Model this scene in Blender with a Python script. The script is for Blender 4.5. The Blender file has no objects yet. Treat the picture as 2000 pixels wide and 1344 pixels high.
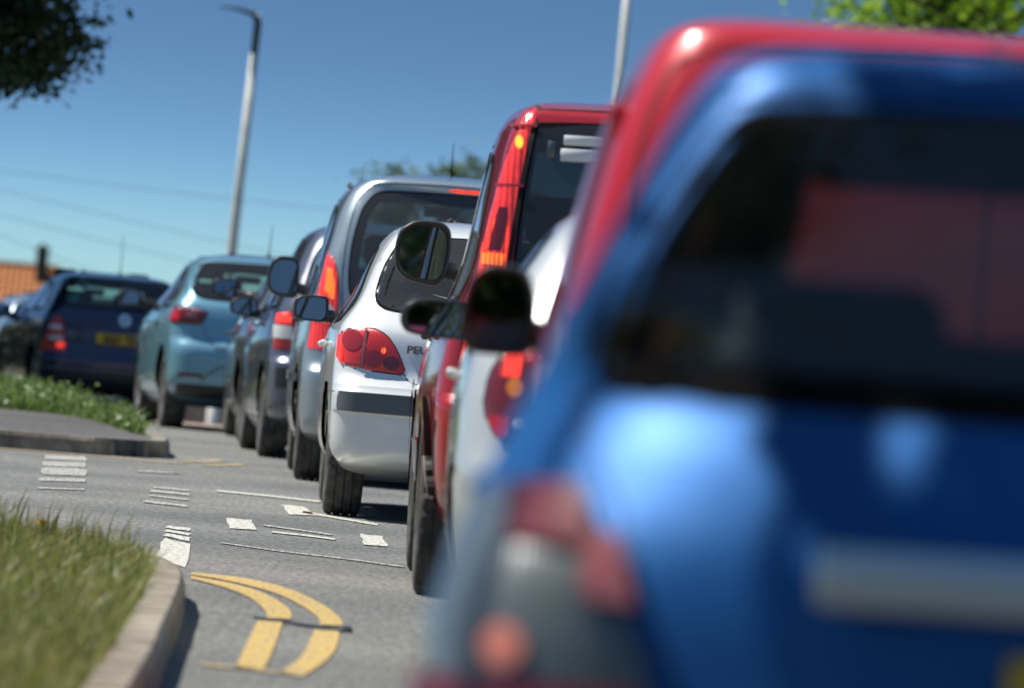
import bpy, bmesh, math, random
from mathutils import Vector, Matrix
R = math.radians
sc = bpy.context.scene
COL = sc.collection
random.seed(7)

# ------------------------------------------------------------------ camera
cam_d = bpy.data.cameras.new('camera')
cam = bpy.data.objects.new('camera', cam_d)
COL.objects.link(cam)
cam_d.sensor_width = 36.0
cam_d.lens = 259.2
cam_d.clip_start = 0.5
cam_d.clip_end = 6000
roll, pitch = R(4.7), 19 / 14400.0
base = Matrix(((math.cos(roll), -math.sin(roll), 0), (0, 0, -1), (math.sin(roll), math.cos(roll), 0)))
cam.matrix_world = Matrix.Translation((0, 0, 1.0)) @ (Matrix.Rotation(-pitch, 3, 'X') @ base).to_4x4()
cam_d.dof.use_dof = True
cam_d.dof.focus_distance = 33.5
cam_d.dof.aperture_fstop = 4.4
cam_d.dof.aperture_blades = 9
sc.camera = cam

# ------------------------------------------------------------------ world, sun, exposure
SUN_EL, SUN_AZ = R(58), R(-76)        # azimuth from +Y towards +X: the sun stands to the left
sun_dir = Vector((math.cos(SUN_EL) * math.sin(SUN_AZ), math.cos(SUN_EL) * math.cos(SUN_AZ), math.sin(SUN_EL)))
w = bpy.data.worlds.new('World')
sc.world = w
w.use_nodes = True
nt = w.node_tree
nt.nodes.clear()
wo = nt.nodes.new('ShaderNodeOutputWorld')
bg = nt.nodes.new('ShaderNodeBackground')
sky = nt.nodes.new('ShaderNodeTexSky')
sky.sky_type = 'NISHITA'
sky.sun_disc = False
sky.sun_elevation = SUN_EL
sky.sun_rotation = SUN_AZ
sky.air_density = 1.0
sky.dust_density = 0.2
sky.ozone_density = 2.0
tc = nt.nodes.new('ShaderNodeTexCoord')
sep = nt.nodes.new('ShaderNodeSeparateXYZ')
comb = nt.nodes.new('ShaderNodeCombineXYZ')
# the polarised sky deepens quickly with height: elevation is stretched before the Nishita lookup
mx0 = nt.nodes.new('ShaderNodeMath'); mx0.operation = 'MAXIMUM'; mx0.inputs[1].default_value = 0.0
mz = nt.nodes.new('ShaderNodeMath'); mz.operation = 'POWER'; mz.inputs[1].default_value = 2.0
mk = nt.nodes.new('ShaderNodeMath'); mk.operation = 'MULTIPLY_ADD'; mk.inputs[1].default_value = 340.0; mk.inputs[2].default_value = 0.066
nrm = nt.nodes.new('ShaderNodeVectorMath'); nrm.operation = 'NORMALIZE'
tint = nt.nodes.new('ShaderNodeMix'); tint.data_type = 'RGBA'; tint.blend_type = 'MULTIPLY'; tint.inputs[0].default_value = 1.0
tint.inputs[7].default_value = (0.72, 0.95, 1.0, 1)
L = nt.links.new
L(tc.outputs['Generated'], sep.inputs[0])
L(sep.outputs[0], comb.inputs[0]); L(sep.outputs[1], comb.inputs[1])
L(sep.outputs[2], mx0.inputs[0]); L(mx0.outputs[0], mz.inputs[0]); L(mz.outputs[0], mk.inputs[0]); L(mk.outputs[0], comb.inputs[2])
L(comb.outputs[0], nrm.inputs[0]); L(nrm.outputs[0], sky.inputs['Vector'])
L(sky.outputs[0], tint.inputs[6]); L(tint.outputs[2], bg.inputs[0])
bg.inputs[1].default_value = 0.080
L(bg.outputs[0], wo.inputs[0])
sl = bpy.data.lights.new('sun', 'SUN')
sl.energy = 4.8
sl.angle = R(0.53)
sl.color = (1.0, 0.95, 0.87)
so = bpy.data.objects.new('sun', sl)
so.rotation_euler = sun_dir.to_track_quat('Z', 'Y').to_euler()
so.location = (-20, 0, 40)
COL.objects.link(so)
sc.view_settings.view_transform = 'Standard'
sc.view_settings.look = 'None'
sc.view_settings.exposure = 0.5
sc.view_settings.gamma = 1.0
sc.view_settings.use_curve_mapping = False
sc.cycles.use_denoising = True
sc.cycles.max_bounces = 10
sc.cycles.transparent_max_bounces = 24
sc.cycles.sample_clamp_indirect = 6.0

# ------------------------------------------------------------------ materials
def mat(name, col, rough=0.5, metal=0.0, coat=0.0, emit=None, estr=0.0, spec=None, alpha=None):
    m = bpy.data.materials.new(name)
    m.use_nodes = True
    b = m.node_tree.nodes['Principled BSDF']
    b.inputs['Base Color'].default_value = (*col, 1)
    b.inputs['Roughness'].default_value = rough
    b.inputs['Metallic'].default_value = metal
    b.inputs['Coat Weight'].default_value = coat
    b.inputs['Coat Roughness'].default_value = 0.03
    if spec is not None: b.inputs['Specular IOR Level'].default_value = spec
    if emit:
        b.inputs['Emission Color'].default_value = (*emit, 1)
        b.inputs['Emission Strength'].default_value = estr
    return m
def nodes(m): return m.node_tree.nodes, m.node_tree.links, m.node_tree.nodes['Principled BSDF']
def add_noise(m, c1, c2, scale, detail=6, bump=0.0, bscale=None, coords='Object', lo=0.35, hi=0.65, stretch=None, rough=None):
    n, l, b = nodes(m)
    t = n.new('ShaderNodeTexCoord'); mp = n.new('ShaderNodeMapping')
    if stretch: mp.inputs['Scale'].default_value = stretch
    l.new(t.outputs[coords], mp.inputs[0])
    no = n.new('ShaderNodeTexNoise'); no.inputs['Scale'].default_value = scale; no.inputs['Detail'].default_value = detail
    l.new(mp.outputs[0], no.inputs['Vector'])
    cr = n.new('ShaderNodeValToRGB')
    cr.color_ramp.elements[0].position = lo; cr.color_ramp.elements[1].position = hi
    cr.color_ramp.elements[0].color = (*c1, 1); cr.color_ramp.elements[1].color = (*c2, 1)
    l.new(no.outputs[0], cr.inputs[0]); l.new(cr.outputs[0], b.inputs['Base Color'])
    if bump:
        bn = n.new('ShaderNodeTexNoise'); bn.inputs['Scale'].default_value = bscale or scale * 4; bn.inputs['Detail'].default_value = 4
        l.new(mp.outputs[0], bn.inputs['Vector'])
        bp = n.new('ShaderNodeBump'); bp.inputs['Strength'].default_value = bump; bp.inputs['Distance'].default_value = 0.02
        l.new(bn.outputs[0], bp.inputs['Height']); l.new(bp.outputs[0], b.inputs['Normal'])
    return m
def paint(name, col, metal=0.35, rough=0.32, dirt=0.5, coat=0.03):
    m = mat(name, col, rough, metal, 1.0)
    n, l, b = nodes(m)
    t = n.new('ShaderNodeTexCoord')
    no = n.new('ShaderNodeTexNoise'); no.inputs['Scale'].default_value = 3.0; no.inputs['Detail'].default_value = 8
    l.new(t.outputs['Object'], no.inputs['Vector'])
    sp = n.new('ShaderNodeSeparateXYZ'); l.new(t.outputs['Object'], sp.inputs[0])
    mr = n.new('ShaderNodeMapRange'); mr.inputs['From Min'].default_value = 0.95; mr.inputs['From Max'].default_value = 0.15
    mr.inputs['To Min'].default_value = 0.02; mr.inputs['To Max'].default_value = dirt
    l.new(sp.outputs[2], mr.inputs[0])
    mu = n.new('ShaderNodeMath'); mu.operation = 'MULTIPLY'; l.new(no.outputs[0], mu.inputs[0]); l.new(mr.outputs[0], mu.inputs[1])
    mx = n.new('ShaderNodeMix'); mx.data_type = 'RGBA'
    l.new(mu.outputs[0], mx.inputs[0]); mx.inputs[6].default_value = (*col, 1); mx.inputs[7].default_value = (0.20, 0.18, 0.15, 1)
    l.new(mx.outputs[2], b.inputs['Base Color'])
    ra = n.new('ShaderNodeMath'); ra.operation = 'MULTIPLY_ADD'; ra.inputs[1].default_value = 0.5; ra.inputs[2].default_value = coat
    l.new(mu.outputs[0], ra.inputs[0]); l.new(ra.outputs[0], b.inputs['Coat Roughness'])
    # faint orange peel
    on = n.new('ShaderNodeTexNoise'); on.inputs['Scale'].default_value = 260
    l.new(t.outputs['Object'], on.inputs['Vector'])
    bp = n.new('ShaderNodeBump'); bp.inputs['Strength'].default_value = 0.03; bp.inputs['Distance'].default_value = 0.002
    l.new(on.outputs[0], bp.inputs['Height']); l.new(bp.outputs[0], b.inputs['Coat Normal'])
    return m
def glass(name, tint, refl=1.0, dust=0.025):
    m = bpy.data.materials.new(name); m.use_nodes = True
    n, l = m.node_tree.nodes, m.node_tree.links
    n.clear()
    o = n.new('ShaderNodeOutputMaterial'); mx = n.new('ShaderNodeMixShader')
    tr = n.new('ShaderNodeBsdfTransparent'); tr.inputs[0].default_value = (*tint, 1)
    gl = n.new('ShaderNodeBsdfGlossy'); gl.inputs['Roughness'].default_value = 0.015
    gl.inputs['Color'].default_value = (refl, refl, refl, 1)
    fr = n.new('ShaderNodeFresnel'); fr.inputs[0].default_value = 1.55
    l.new(fr.outputs[0], mx.inputs[0]); l.new(tr.outputs[0], mx.inputs[1]); l.new(gl.outputs[0], mx.inputs[2])
    df = n.new('ShaderNodeBsdfDiffuse'); df.inputs[0].default_value = (.8, .8, .78, 1)
    m2 = n.new('ShaderNodeMixShader'); m2.inputs[0].default_value = dust
    l.new(mx.outputs[0], m2.inputs[1]); l.new(df.outputs[0], m2.inputs[2]); l.new(m2.outputs[0], o.inputs[0])
    return m
def lamp_mat(name, col, scale=140, bump=0.5, emit=None, estr=0, axis='X', trans=0.0):
    m = mat(name, col, 0.28, 0.0, 1.0, emit, estr)
    n, l, b = nodes(m)
    t = n.new('ShaderNodeTexCoord')
    wv = n.new('ShaderNodeTexWave'); wv.bands_direction = axis; wv.inputs['Scale'].default_value = scale; wv.inputs['Distortion'].default_value = 0.6
    l.new(t.outputs['Object'], wv.inputs['Vector'])
    bp = n.new('ShaderNodeBump'); bp.inputs['Strength'].default_value = bump; bp.inputs['Distance'].default_value = 0.004
    l.new(wv.outputs[0], bp.inputs['Height']); l.new(bp.outputs[0], b.inputs['Normal'])
    if emit:
        no = n.new('ShaderNodeTexNoise'); no.inputs['Scale'].default_value = 45; no.inputs['Detail'].default_value = 3
        l.new(t.outputs['Object'], no.inputs['Vector'])
        ml = n.new('ShaderNodeMath'); ml.operation = 'MULTIPLY'; l.new(no.outputs[0], ml.inputs[0]); l.new(wv.outputs[0], ml.inputs[1])
        m2 = n.new('ShaderNodeMath'); m2.operation = 'MULTIPLY_ADD'; m2.inputs[1].default_value = 3.0 * estr; m2.inputs[2].default_value = 0.12 * estr
        l.new(ml.outputs[0], m2.inputs[0]); l.new(m2.outputs[0], b.inputs['Emission Strength'])
    return m

M = {}
M['liner'] = mat('interior_dark', (0.025, 0.026, 0.028), 0.8)
M['black'] = mat('black_plastic', (0.022, 0.023, 0.024), 0.42)
M['grey_plastic'] = mat('grey_plastic', (0.105, 0.120, 0.126), 0.42)
M['seal'] = mat('window_rubber', (0.006, 0.006, 0.007), 0.8, spec=0.05)
M['gap'] = mat('panel_gap', (0.008, 0.008, 0.008), 0.8)
M['under'] = mat('underbody', (0.012, 0.012, 0.012), 0.9)
M['chrome'] = mat('chrome', (0.75, 0.76, 0.78), 0.12, 1.0)
M['letter'] = mat('badge_lettering', (0.16, 0.18, 0.20), 0.3, 0.6)
M['satin'] = mat('satin_chrome', (0.62, 0.66, 0.70), 0.35, 0.9)
M['alloy'] = mat('alloy', (0.52, 0.52, 0.53), 0.32, 0.8)
M['steel'] = mat('brake_disc', (0.2, 0.19, 0.18), 0.5, 0.8)
M['tyre'] = add_noise(mat('tyre_rubber', (0.03, 0.03, 0.03), 0.85), (0.026, 0.026, 0.025), (0.085, 0.08, 0.072), 14, 6)
M['mirror'] = mat('mirror_glass', (0.30, 0.34, 0.36), 0.02, 1.0)
M['seat'] = add_noise(mat('seat_cloth', (0.02, 0.022, 0.026), 0.95), (0.016, 0.018, 0.022), (0.03, 0.032, 0.036), 60)
M['beige'] = mat('headlining', (0.25, 0.24, 0.22), 0.9)
M['red_lens'] = lamp_mat('red_lens', (0.50, 0.012, 0.018), 38, 0.35)
M['deep_red'] = lamp_mat('deep_red_lens', (0.15, 0.006, 0.009), 45, 0.4)
M['bright_red'] = lamp_mat('bright_red_lens', (0.72, 0.03, 0.03), 40, 0.3)
M['smoke_red'] = mat('smoked_red_lens', (0.34, 0.022, 0.028), 0.2, 0, 1.0)
M['smoke'] = mat('smoked_lens', (0.15, 0.02, 0.024), 0.25, 0, 1.0)
M['clear_lens'] = lamp_mat('clear_lens', (0.62, 0.62, 0.60), 50, 0.4)
M['grey_lens'] = lamp_mat('grey_lens', (0.085, 0.105, 0.11), 30, 0.3)
M['pink_lens'] = lamp_mat('pink_lens', (0.30, 0.09, 0.10), 30, 0.3)
M['rose_glint'] = mat('rose_glint_colour', (0.62, 0.20, 0.14), 0.25, 0, 1.0)  # sun glint in the blue car's lamp, put in as colour
M['amber'] = lamp_mat('amber_lens', (0.75, 0.22, 0.02), 60, 0.4)
M['lit_red'] = lamp_mat('lit_brake_lens', (0.7, 0.03, 0.02), 18, 0.4, (1.0, 0.05, 0.02), 0.75)
M['lit_orange'] = lamp_mat('lit_orange_lens', (0.8, 0.12, 0.02), 19, 0.4, (1.0, 0.17, 0.015), 0.9)
M['glow_red'] = lamp_mat('glowing_red_lens', (0.75, 0.03, 0.03), 14, 0.3, (1.0, 0.05, 0.035), 0.30)
M['lit_yellow'] = lamp_mat('lit_yellow_bulb', (0.9, 0.5, 0.05), 60, 0.2, (1.0, 0.45, 0.03), 0.9)
M['head_lens'] = glass('headlamp_cover', (0.9, 0.92, 0.93))
M['plate_y'] = mat('rear_plate_yellow', (0.72, 0.42, 0.01), 0.4)
M['plate_w'] = mat('front_plate_white', (0.8, 0.8, 0.78), 0.4)
M['ink'] = mat('plate_ink', (0.01, 0.01, 0.01), 0.5)
M['glass'] = glass('window_glass', (0.62, 0.74, 0.70))
M['tint'] = glass('tinted_glass', (0.36, 0.42, 0.43), dust=.05)
M['mid_glass'] = glass('rear_glass', (0.74, 0.77, 0.78), dust=.004)
M['dark_glass'] = glass('dark_glass', (0.05, 0.058, 0.066), dust=.03)
M['white'] = mat('white_print', (0.8, 0.8, 0.8), 0.5)
M['mint'] = mat('pale_green_sticker', (0.30, 0.62, 0.50), 0.6)

asph = mat('asphalt', (0.16, 0.16, 0.16), 0.85)
def build_asphalt(m, c1, c2, c3):
    n, l, b = nodes(m)
    t = n.new('ShaderNodeTexCoord')
    a = n.new('ShaderNodeTexNoise'); a.inputs['Scale'].default_value = 0.55; a.inputs['Detail'].default_value = 6
    f = n.new('ShaderNodeTexVoronoi'); f.inputs['Scale'].default_value = 62
    g = n.new('ShaderNodeTexNoise'); g.inputs['Scale'].default_value = 24; g.inputs['Detail'].default_value = 8; g.inputs['Roughness'].default_value = 0.8
    for x in (a, f, g): l.new(t.outputs['Object'], x.inputs['Vector'])
    r1 = n.new('ShaderNodeValToRGB'); r1.color_ramp.elements[0].position = .32; r1.color_ramp.elements[1].position = .68
    r1.color_ramp.elements[0].color = (*c1, 1); r1.color_ramp.elements[1].color = (*c2, 1)
    l.new(a.outputs[0], r1.inputs[0])
    r2 = n.new('ShaderNodeValToRGB'); r2.color_ramp.elements[0].position = .30; r2.color_ramp.elements[1].position = .72
    r2.color_ramp.elements[0].color = (0.28, 0.28, 0.28, 1); r2.color_ramp.elements[1].color = (1.65, 1.65, 1.62, 1)
    l.new(g.outputs[0], r2.inputs[0])
    mx = n.new('ShaderNodeMix'); mx.data_type = 'RGBA'; mx.blend_type = 'MULTIPLY'; mx.inputs[0].default_value = 1
    l.new(r1.outputs[0], mx.inputs[6]); l.new(r2.outputs[0], mx.inputs[7])
    r3 = n.new('ShaderNodeValToRGB'); r3.color_ramp.elements[0].position = .05; r3.color_ramp.elements[1].position = .25
    r3.color_ramp.elements[0].color = (1, 1, 1, 1); r3.color_ramp.elements[1].color = (0, 0, 0, 1)
    l.new(f.outputs[0], r3.inputs[0])
    m3 = n.new('ShaderNodeMix'); m3.data_type = 'RGBA'
    ms = n.new('ShaderNodeMath'); ms.operation = 'MULTIPLY'; ms.inputs[1].default_value = 0.5
    l.new(r3.outputs[0], ms.inputs[0]); l.new(ms.outputs[0], m3.inputs[0]); l.new(mx.outputs[2], m3.inputs[6]); m3.inputs[7].default_value = (*c3, 1)
    mp = n.new('ShaderNodeMapping'); mp.inputs['Scale'].default_value = (42, 5, 1); l.new(t.outputs['Object'], mp.inputs[0])
    st = n.new('ShaderNodeTexNoise'); st.inputs['Scale'].default_value = 1.0; st.inputs['Detail'].default_value = 5; st.inputs['Roughness'].default_value = .75; l.new(mp.outputs[0], st.inputs['Vector'])
    r4 = n.new('ShaderNodeValToRGB'); r4.color_ramp.elements[0].position = .3; r4.color_ramp.elements[1].position = .7
    r4.color_ramp.elements[0].color = (.45, .45, .45, 1); r4.color_ramp.elements[1].color = (1.5, 1.5, 1.47, 1); l.new(st.outputs[0], r4.inputs[0])
    m5 = n.new('ShaderNodeMix'); m5.data_type = 'RGBA'; m5.blend_type = 'MULTIPLY'; m5.inputs[0].default_value = 1
    l.new(m3.outputs[2], m5.inputs[6]); l.new(r4.outputs[0], m5.inputs[7]); l.new(m5.outputs[2], b.inputs['Base Color'])
    bp = n.new('ShaderNodeBump'); bp.inputs['Strength'].default_value = 0.9; bp.inputs['Distance'].default_value = 0.012
    l.new(g.outputs[0], bp.inputs['Height']); l.new(bp.outputs[0], b.inputs['Normal'])
    return m
M['asphalt'] = build_asphalt(asph, (0.130, 0.136, 0.132), (0.225, 0.226, 0.216), (0.36, 0.35, 0.33))
M['footway'] = build_asphalt(mat('footway_tarmac', (0.08, 0.08, 0.08), 0.9), (0.075, 0.074, 0.075), (0.11, 0.108, 0.105), (0.2, 0.19, 0.18))
def worn(name, col, thr):
    m = mat(name, col, 0.7)
    n, l, b = nodes(m)
    t = n.new('ShaderNodeTexCoord'); mp = n.new('ShaderNodeMapping'); mp.inputs['Scale'].default_value = (26, 5, 9)
    no = n.new('ShaderNodeTexNoise'); no.inputs['Scale'].default_value = 2.2; no.inputs['Detail'].default_value = 9; no.inputs['Roughness'].default_value = 0.72
    l.new(t.outputs['Object'], mp.inputs[0]); l.new(mp.outputs[0], no.inputs['Vector'])
    cr = n.new('ShaderNodeValToRGB'); cr.color_ramp.elements[0].position = thr; cr.color_ramp.elements[1].position = thr + 0.10
    cr.color_ramp.elements[0].color = (0.17, 0.17, 0.165, 1); cr.color_ramp.elements[1].color = (*col, 1)
    l.new(no.outputs[0], cr.inputs[0]); l.new(cr.outputs[0], b.inputs['Base Color'])
    return m
M['white_paint'] = worn('white_road_paint', (0.55, 0.54, 0.47), 0.40)
M['white_worn'] = worn('worn_white_road_paint', (0.56, 0.55, 0.48), 0.47)
M['yellow_paint'] = worn('yellow_road_paint', (0.50, 0.34, 0.085), 0.40)
M['yellow_worn'] = worn('worn_yellow_road_paint', (0.46, 0.34, 0.14), 0.45)
M['tar'] = mat('tar_strip', (0.028, 0.032, 0.045), 0.5)
M['kerb'] = add_noise(mat('kerb_concrete', (0.3, 0.28, 0.25), 0.9), (0.13, 0.108, 0.082), (0.34, 0.30, 0.235), 6, 10, 0.5, 40)
M['soil'] = add_noise(mat('verge_soil', (0.1, 0.09, 0.04), 0.95), (0.055, 0.06, 0.022), (0.13, 0.115, 0.05), 4, 6)
M['field'] = add_noise(mat('field_grass', (0.07, 0.1, 0.03), 0.95), (0.035, 0.055, 0.015), (0.07, 0.085, 0.03), 0.6, 8)
M['paving'] = add_noise(mat('pink_paving', (0.36, 0.26, 0.2), 0.9), (0.33, 0.24, 0.19), (0.42, 0.32, 0.25), 3)
def leafy(name, cols, trans=0.4, rough=0.5):
    m = bpy.data.materials.new(name); m.use_nodes = True
    n, l = m.node_tree.nodes, m.node_tree.links
    b = n['Principled BSDF']; b.inputs['Roughness'].default_value = rough
    g = n.new('ShaderNodeNewGeometry')
    cr = n.new('ShaderNodeValToRGB'); cr.color_ramp.interpolation = 'LINEAR'
    els = cr.color_ramp.elements
    while len(els) < len(cols): els.new(0.5)
    for i, c in enumerate(cols):
        els[i].position = i / max(1, len(cols) - 1); els[i].color = (*c, 1)
    l.new(g.outputs['Random Per Island'], cr.inputs[0]); l.new(cr.outputs[0], b.inputs['Base Color'])
    tr = n.new('ShaderNodeBsdfTranslucent'); l.new(cr.outputs[0], tr.inputs[0])
    mx = n.new('ShaderNodeMixShader'); mx.inputs[0].default_value = trans
    l.new(b.outputs[0], mx.inputs[1]); l.new(tr.outputs[0], mx.inputs[2]); l.new(mx.outputs[0], n['Material Output'].inputs[0])
    return m
M['grass'] = leafy('grass_blades', [(0.11, 0.145, 0.030), (0.17, 0.21, 0.045), (0.34, 0.28, 0.11), (0.14, 0.19, 0.035), (0.25, 0.25, 0.07), (0.12, 0.18, 0.03), (0.36, 0.30, 0.14)], 0.45)
M['weeds'] = leafy('weed_leaves', [(0.08, 0.16, 0.03), (0.16, 0.24, 0.06), (0.12, 0.20, 0.04), (0.22, 0.30, 0.10), (0.07, 0.13, 0.025)], 0.4)
M['leaf_dark'] = leafy('dark_leaves', [(0.018, 0.04, 0.010), (0.030, 0.062, 0.013), (0.024, 0.05, 0.012), (0.045, 0.085, 0.018)], 0.15)
M['leaf_lime'] = leafy('lime_leaves', [(0.20, 0.34, 0.02), (0.32, 0.50, 0.03), (0.25, 0.42, 0.025), (0.42, 0.58, 0.06)], 0.6)
M['leaf_mid'] = leafy('mid_leaves', [(0.09, 0.14, 0.05), (0.13, 0.19, 0.06), (0.11, 0.16, 0.06), (0.17, 0.22, 0.08)], 0.45)
M['bark'] = add_noise(mat('bark', (0.08, 0.06, 0.045), 0.95), (0.04, 0.03, 0.022), (0.11, 0.09, 0.07), 9, 6, 0.6)
M['galv'] = add_noise(mat('galvanised_steel', (0.5, 0.5, 0.47), 0.6, 0.0), (0.46, 0.47, 0.43), (0.60, 0.61, 0.56), 3)
M['lamp_dark'] = mat('dark_lantern', (0.045, 0.05, 0.05), 0.45, 0.3)
M['tile'] = add_noise(mat('orange_clay_tile', (0.42, 0.16, 0.055), 0.85), (0.33, 0.115, 0.035), (0.50, 0.20, 0.07), 2.2, 5)
M['ridge'] = add_noise(mat('ridge_tile', (0.2, 0.11, 0.05), 0.9), (0.13, 0.08, 0.04), (0.27, 0.14, 0.06), 3)
M['brick'] = add_noise(mat('chimney_brick', (0.08, 0.065, 0.06), 0.95), (0.05, 0.045, 0.045), (0.12, 0.095, 0.085), 6)
M['wall_brick'] = add_noise(mat('pink_brickwork', (0.36, 0.25, 0.19), 0.95), (0.30, 0.20, 0.15), (0.42, 0.30, 0.23), 5)
M['cable'] = mat('cable_black', (0.03, 0.03, 0.03), 0.6)
M['timber'] = add_noise(mat('pole_timber', (0.12, 0.09, 0.06), 0.9), (0.09, 0.065, 0.045), (0.16, 0.12, 0.09), 8)
M['skin'] = mat('skin', (0.52, 0.30, 0.22), 0.5)
M['hair'] = mat('hair_dark', (0.03, 0.022, 0.018), 0.6)
M['hair_fair'] = mat('hair_grey', (0.30, 0.27, 0.24), 0.6)
M['shirt'] = mat('shirt_cotton', (0.30, 0.34, 0.40), 0.9)
M['shirt_dark'] = mat('jumper_navy', (0.05, 0.06, 0.10), 0.9)
M['trousers'] = mat('trousers_cotton', (0.05, 0.05, 0.06), 0.9)

# ------------------------------------------------------------------ helpers
def link(o, parent=None):
    COL.objects.link(o)
    if parent is not None: o.parent = parent
    return o
def mesh(name, vs, fs, m, parent=None, smooth=True, mi=None):
    me = bpy.data.meshes.new(name)
    me.from_pydata([tuple(v) for v in vs], [], fs)
    for x in (m if isinstance(m, (list, tuple)) else [m]): me.materials.append(x)
    if mi: me.polygons.foreach_set('material_index', mi)
    if smooth: me.polygons.foreach_set('use_smooth', [True] * len(me.polygons))
    me.update()
    return link(bpy.data.objects.new(name, me), parent)
def tag(o, label=None, cat=None, group=None, kind=None):
    if label: o['label'] = label
    if cat: o['category'] = cat
    if group: o['group'] = group
    if kind: o['kind'] = kind
    return o
def empty(name, loc=(0, 0, 0), rot=(0, 0, 0)):
    o = bpy.data.objects.new(name, None)
    o.empty_display_size = 0.2
    o.location = loc; o.rotation_euler = rot
    return link(o)
def ground_z(y):
    t = min(1, max(0, (y - 58) / 150))
    return -5 * t * t * (3 - 2 * t)
class Geo:
    """collects verts and faces of one mesh"""
    def __init__(s): s.v = []; s.f = []
    def add(s, vs, fs):
        k = len(s.v); s.v += [tuple(v) for v in vs]; s.f += [tuple(i + k for i in f) for f in fs]
    def box(s, c, d, rot=None, taper=1.0):
        x, y, z = d[0] / 2, d[1] / 2, d[2] / 2
        vs = [Vector((sx * x * (taper if sz > 0 else 1), sy * y * (taper if sz > 0 else 1), sz * z)) for sz in (-1, 1) for sx, sy in ((-1, -1), (1, -1), (1, 1), (-1, 1))]
        if rot: vs = [rot @ v for v in vs]
        c = Vector(c)
        s.add([v + c for v in vs], [(3, 2, 1, 0), (4, 5, 6, 7), (0, 1, 5, 4), (1, 2, 6, 5), (2, 3, 7, 6), (3, 0, 4, 7)])
    def tube(s, pts, rads, n=8, caps=True):
        pts = [Vector(p) for p in pts]
        if not isinstance(rads, (list, tuple)): rads = [rads] * len(pts)
        rings = []; up = None
        for i, p in enumerate(pts):
            t = (pts[min(i + 1, len(pts) - 1)] - pts[max(i - 1, 0)]).normalized()
            if up is None: up = t.orthogonal().normalized()
            up = (up - t * up.dot(t))
            up = up.normalized() if up.length > 1e-6 else t.orthogonal().normalized()
            b = t.cross(up)
            rings.append([p + (up * math.cos(a) + b * math.sin(a)) * rads[i] for a in [2 * math.pi * j / n for j in range(n)]])
        vs = [v for r in rings for v in r]; fs = []
        for i in range(len(pts) - 1):
            for j in range(n):
                fs.append((i * n + j, i * n + (j + 1) % n, (i + 1) * n + (j + 1) % n, (i + 1) * n + j))
        if caps:
            fs.append(tuple(range(n - 1, -1, -1))); fs.append(tuple((len(pts) - 1) * n + j for j in range(n)))
        s.add(vs, fs)
    def lathe_x(s, prof, n=48, cx=0, cap=False):
        """revolve (x, r) about the X axis"""
        vs = [(cx + x, r * math.cos(2 * math.pi * j / n), r * math.sin(2 * math.pi * j / n)) for x, r in prof for j in range(n)]
        fs = []
        for i in range(len(prof) - 1):
            for j in range(n):
                fs.append((i * n + j, i * n + (j + 1) % n, (i + 1) * n + (j + 1) % n, (i + 1) * n + j))
        s.add(vs, fs)
    def build(s, name, m, parent=None, smooth=True): return mesh(name, s.v, s.f, m, parent, smooth)
def rbox(name, c, d, bev, m, parent, rot=None, seg=3):
    bm = bmesh.new(); bmesh.ops.create_cube(bm, size=1.0)
    bmesh.ops.scale(bm, vec=d, verts=bm.verts)
    bmesh.ops.bevel(bm, geom=bm.edges[:], offset=min(bev, min(d) * 0.48), segments=seg, affect='EDGES', profile=0.5)
    if rot: bmesh.ops.rotate(bm, cent=(0, 0, 0), matrix=rot, verts=bm.verts)
    bmesh.ops.translate(bm, vec=c, verts=bm.verts)
    me = bpy.data.meshes.new(name); bm.to_mesh(me); bm.free()
    me.materials.append(m); me.polygons.foreach_set('use_smooth', [True] * len(me.polygons))
    return link(bpy.data.objects.new(name, me), parent)
def lerp(a, b, t): return a + (b - a) * t
class Pchip:
    def __init__(s, pts):
        pts = sorted(pts); s.x = [p[0] for p in pts]; s.y = [p[1] for p in pts]
        n = len(pts); d = [(s.y[i + 1] - s.y[i]) / (s.x[i + 1] - s.x[i]) for i in range(n - 1)]
        m = [0] * n
        m[0], m[-1] = d[0], d[-1]
        for i in range(1, n - 1):
            if d[i - 1] * d[i] <= 0: m[i] = 0
            else:
                h0, h1 = s.x[i] - s.x[i - 1], s.x[i + 1] - s.x[i]
                w1, w2 = 2 * h1 + h0, h1 + 2 * h0
                m[i] = (w1 + w2) / (w1 / d[i - 1] + w2 / d[i])
        s.m = m
    def __call__(s, x):
        X, Y, Mm = s.x, s.y, s.m
        if x <= X[0]: return Y[0]
        if x >= X[-1]: return Y[-1]
        for i in range(len(X) - 1):
            if x <= X[i + 1]: break
        h = X[i + 1] - X[i]; t = (x - X[i]) / h
        return (Y[i] * (2 * t ** 3 - 3 * t * t + 1) + h * Mm[i] * (t ** 3 - 2 * t * t + t) + Y[i + 1] * (-2 * t ** 3 + 3 * t * t) + h * Mm[i + 1] * (t ** 3 - t * t))
def chaikin(p, it=2):
    for _ in range(it):
        q = []
        for i in range(len(p)):
            a, b = p[i], p[(i + 1) % len(p)]
            q += [(a[0] * .8 + b[0] * .2, a[1] * .8 + b[1] * .2), (a[0] * .2 + b[0] * .8, a[1] * .2 + b[1] * .8)]
        p = q
    return p
def inside(p, x, y):
    r = False; j = len(p) - 1
    for i in range(len(p)):
        xi, yi = p[i]; xj, yj = p[j]
        if (yi > y) != (yj > y) and x < (xj - xi) * (y - yi) / (yj - yi) + xi: r = not r
        j = i
    return r
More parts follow.
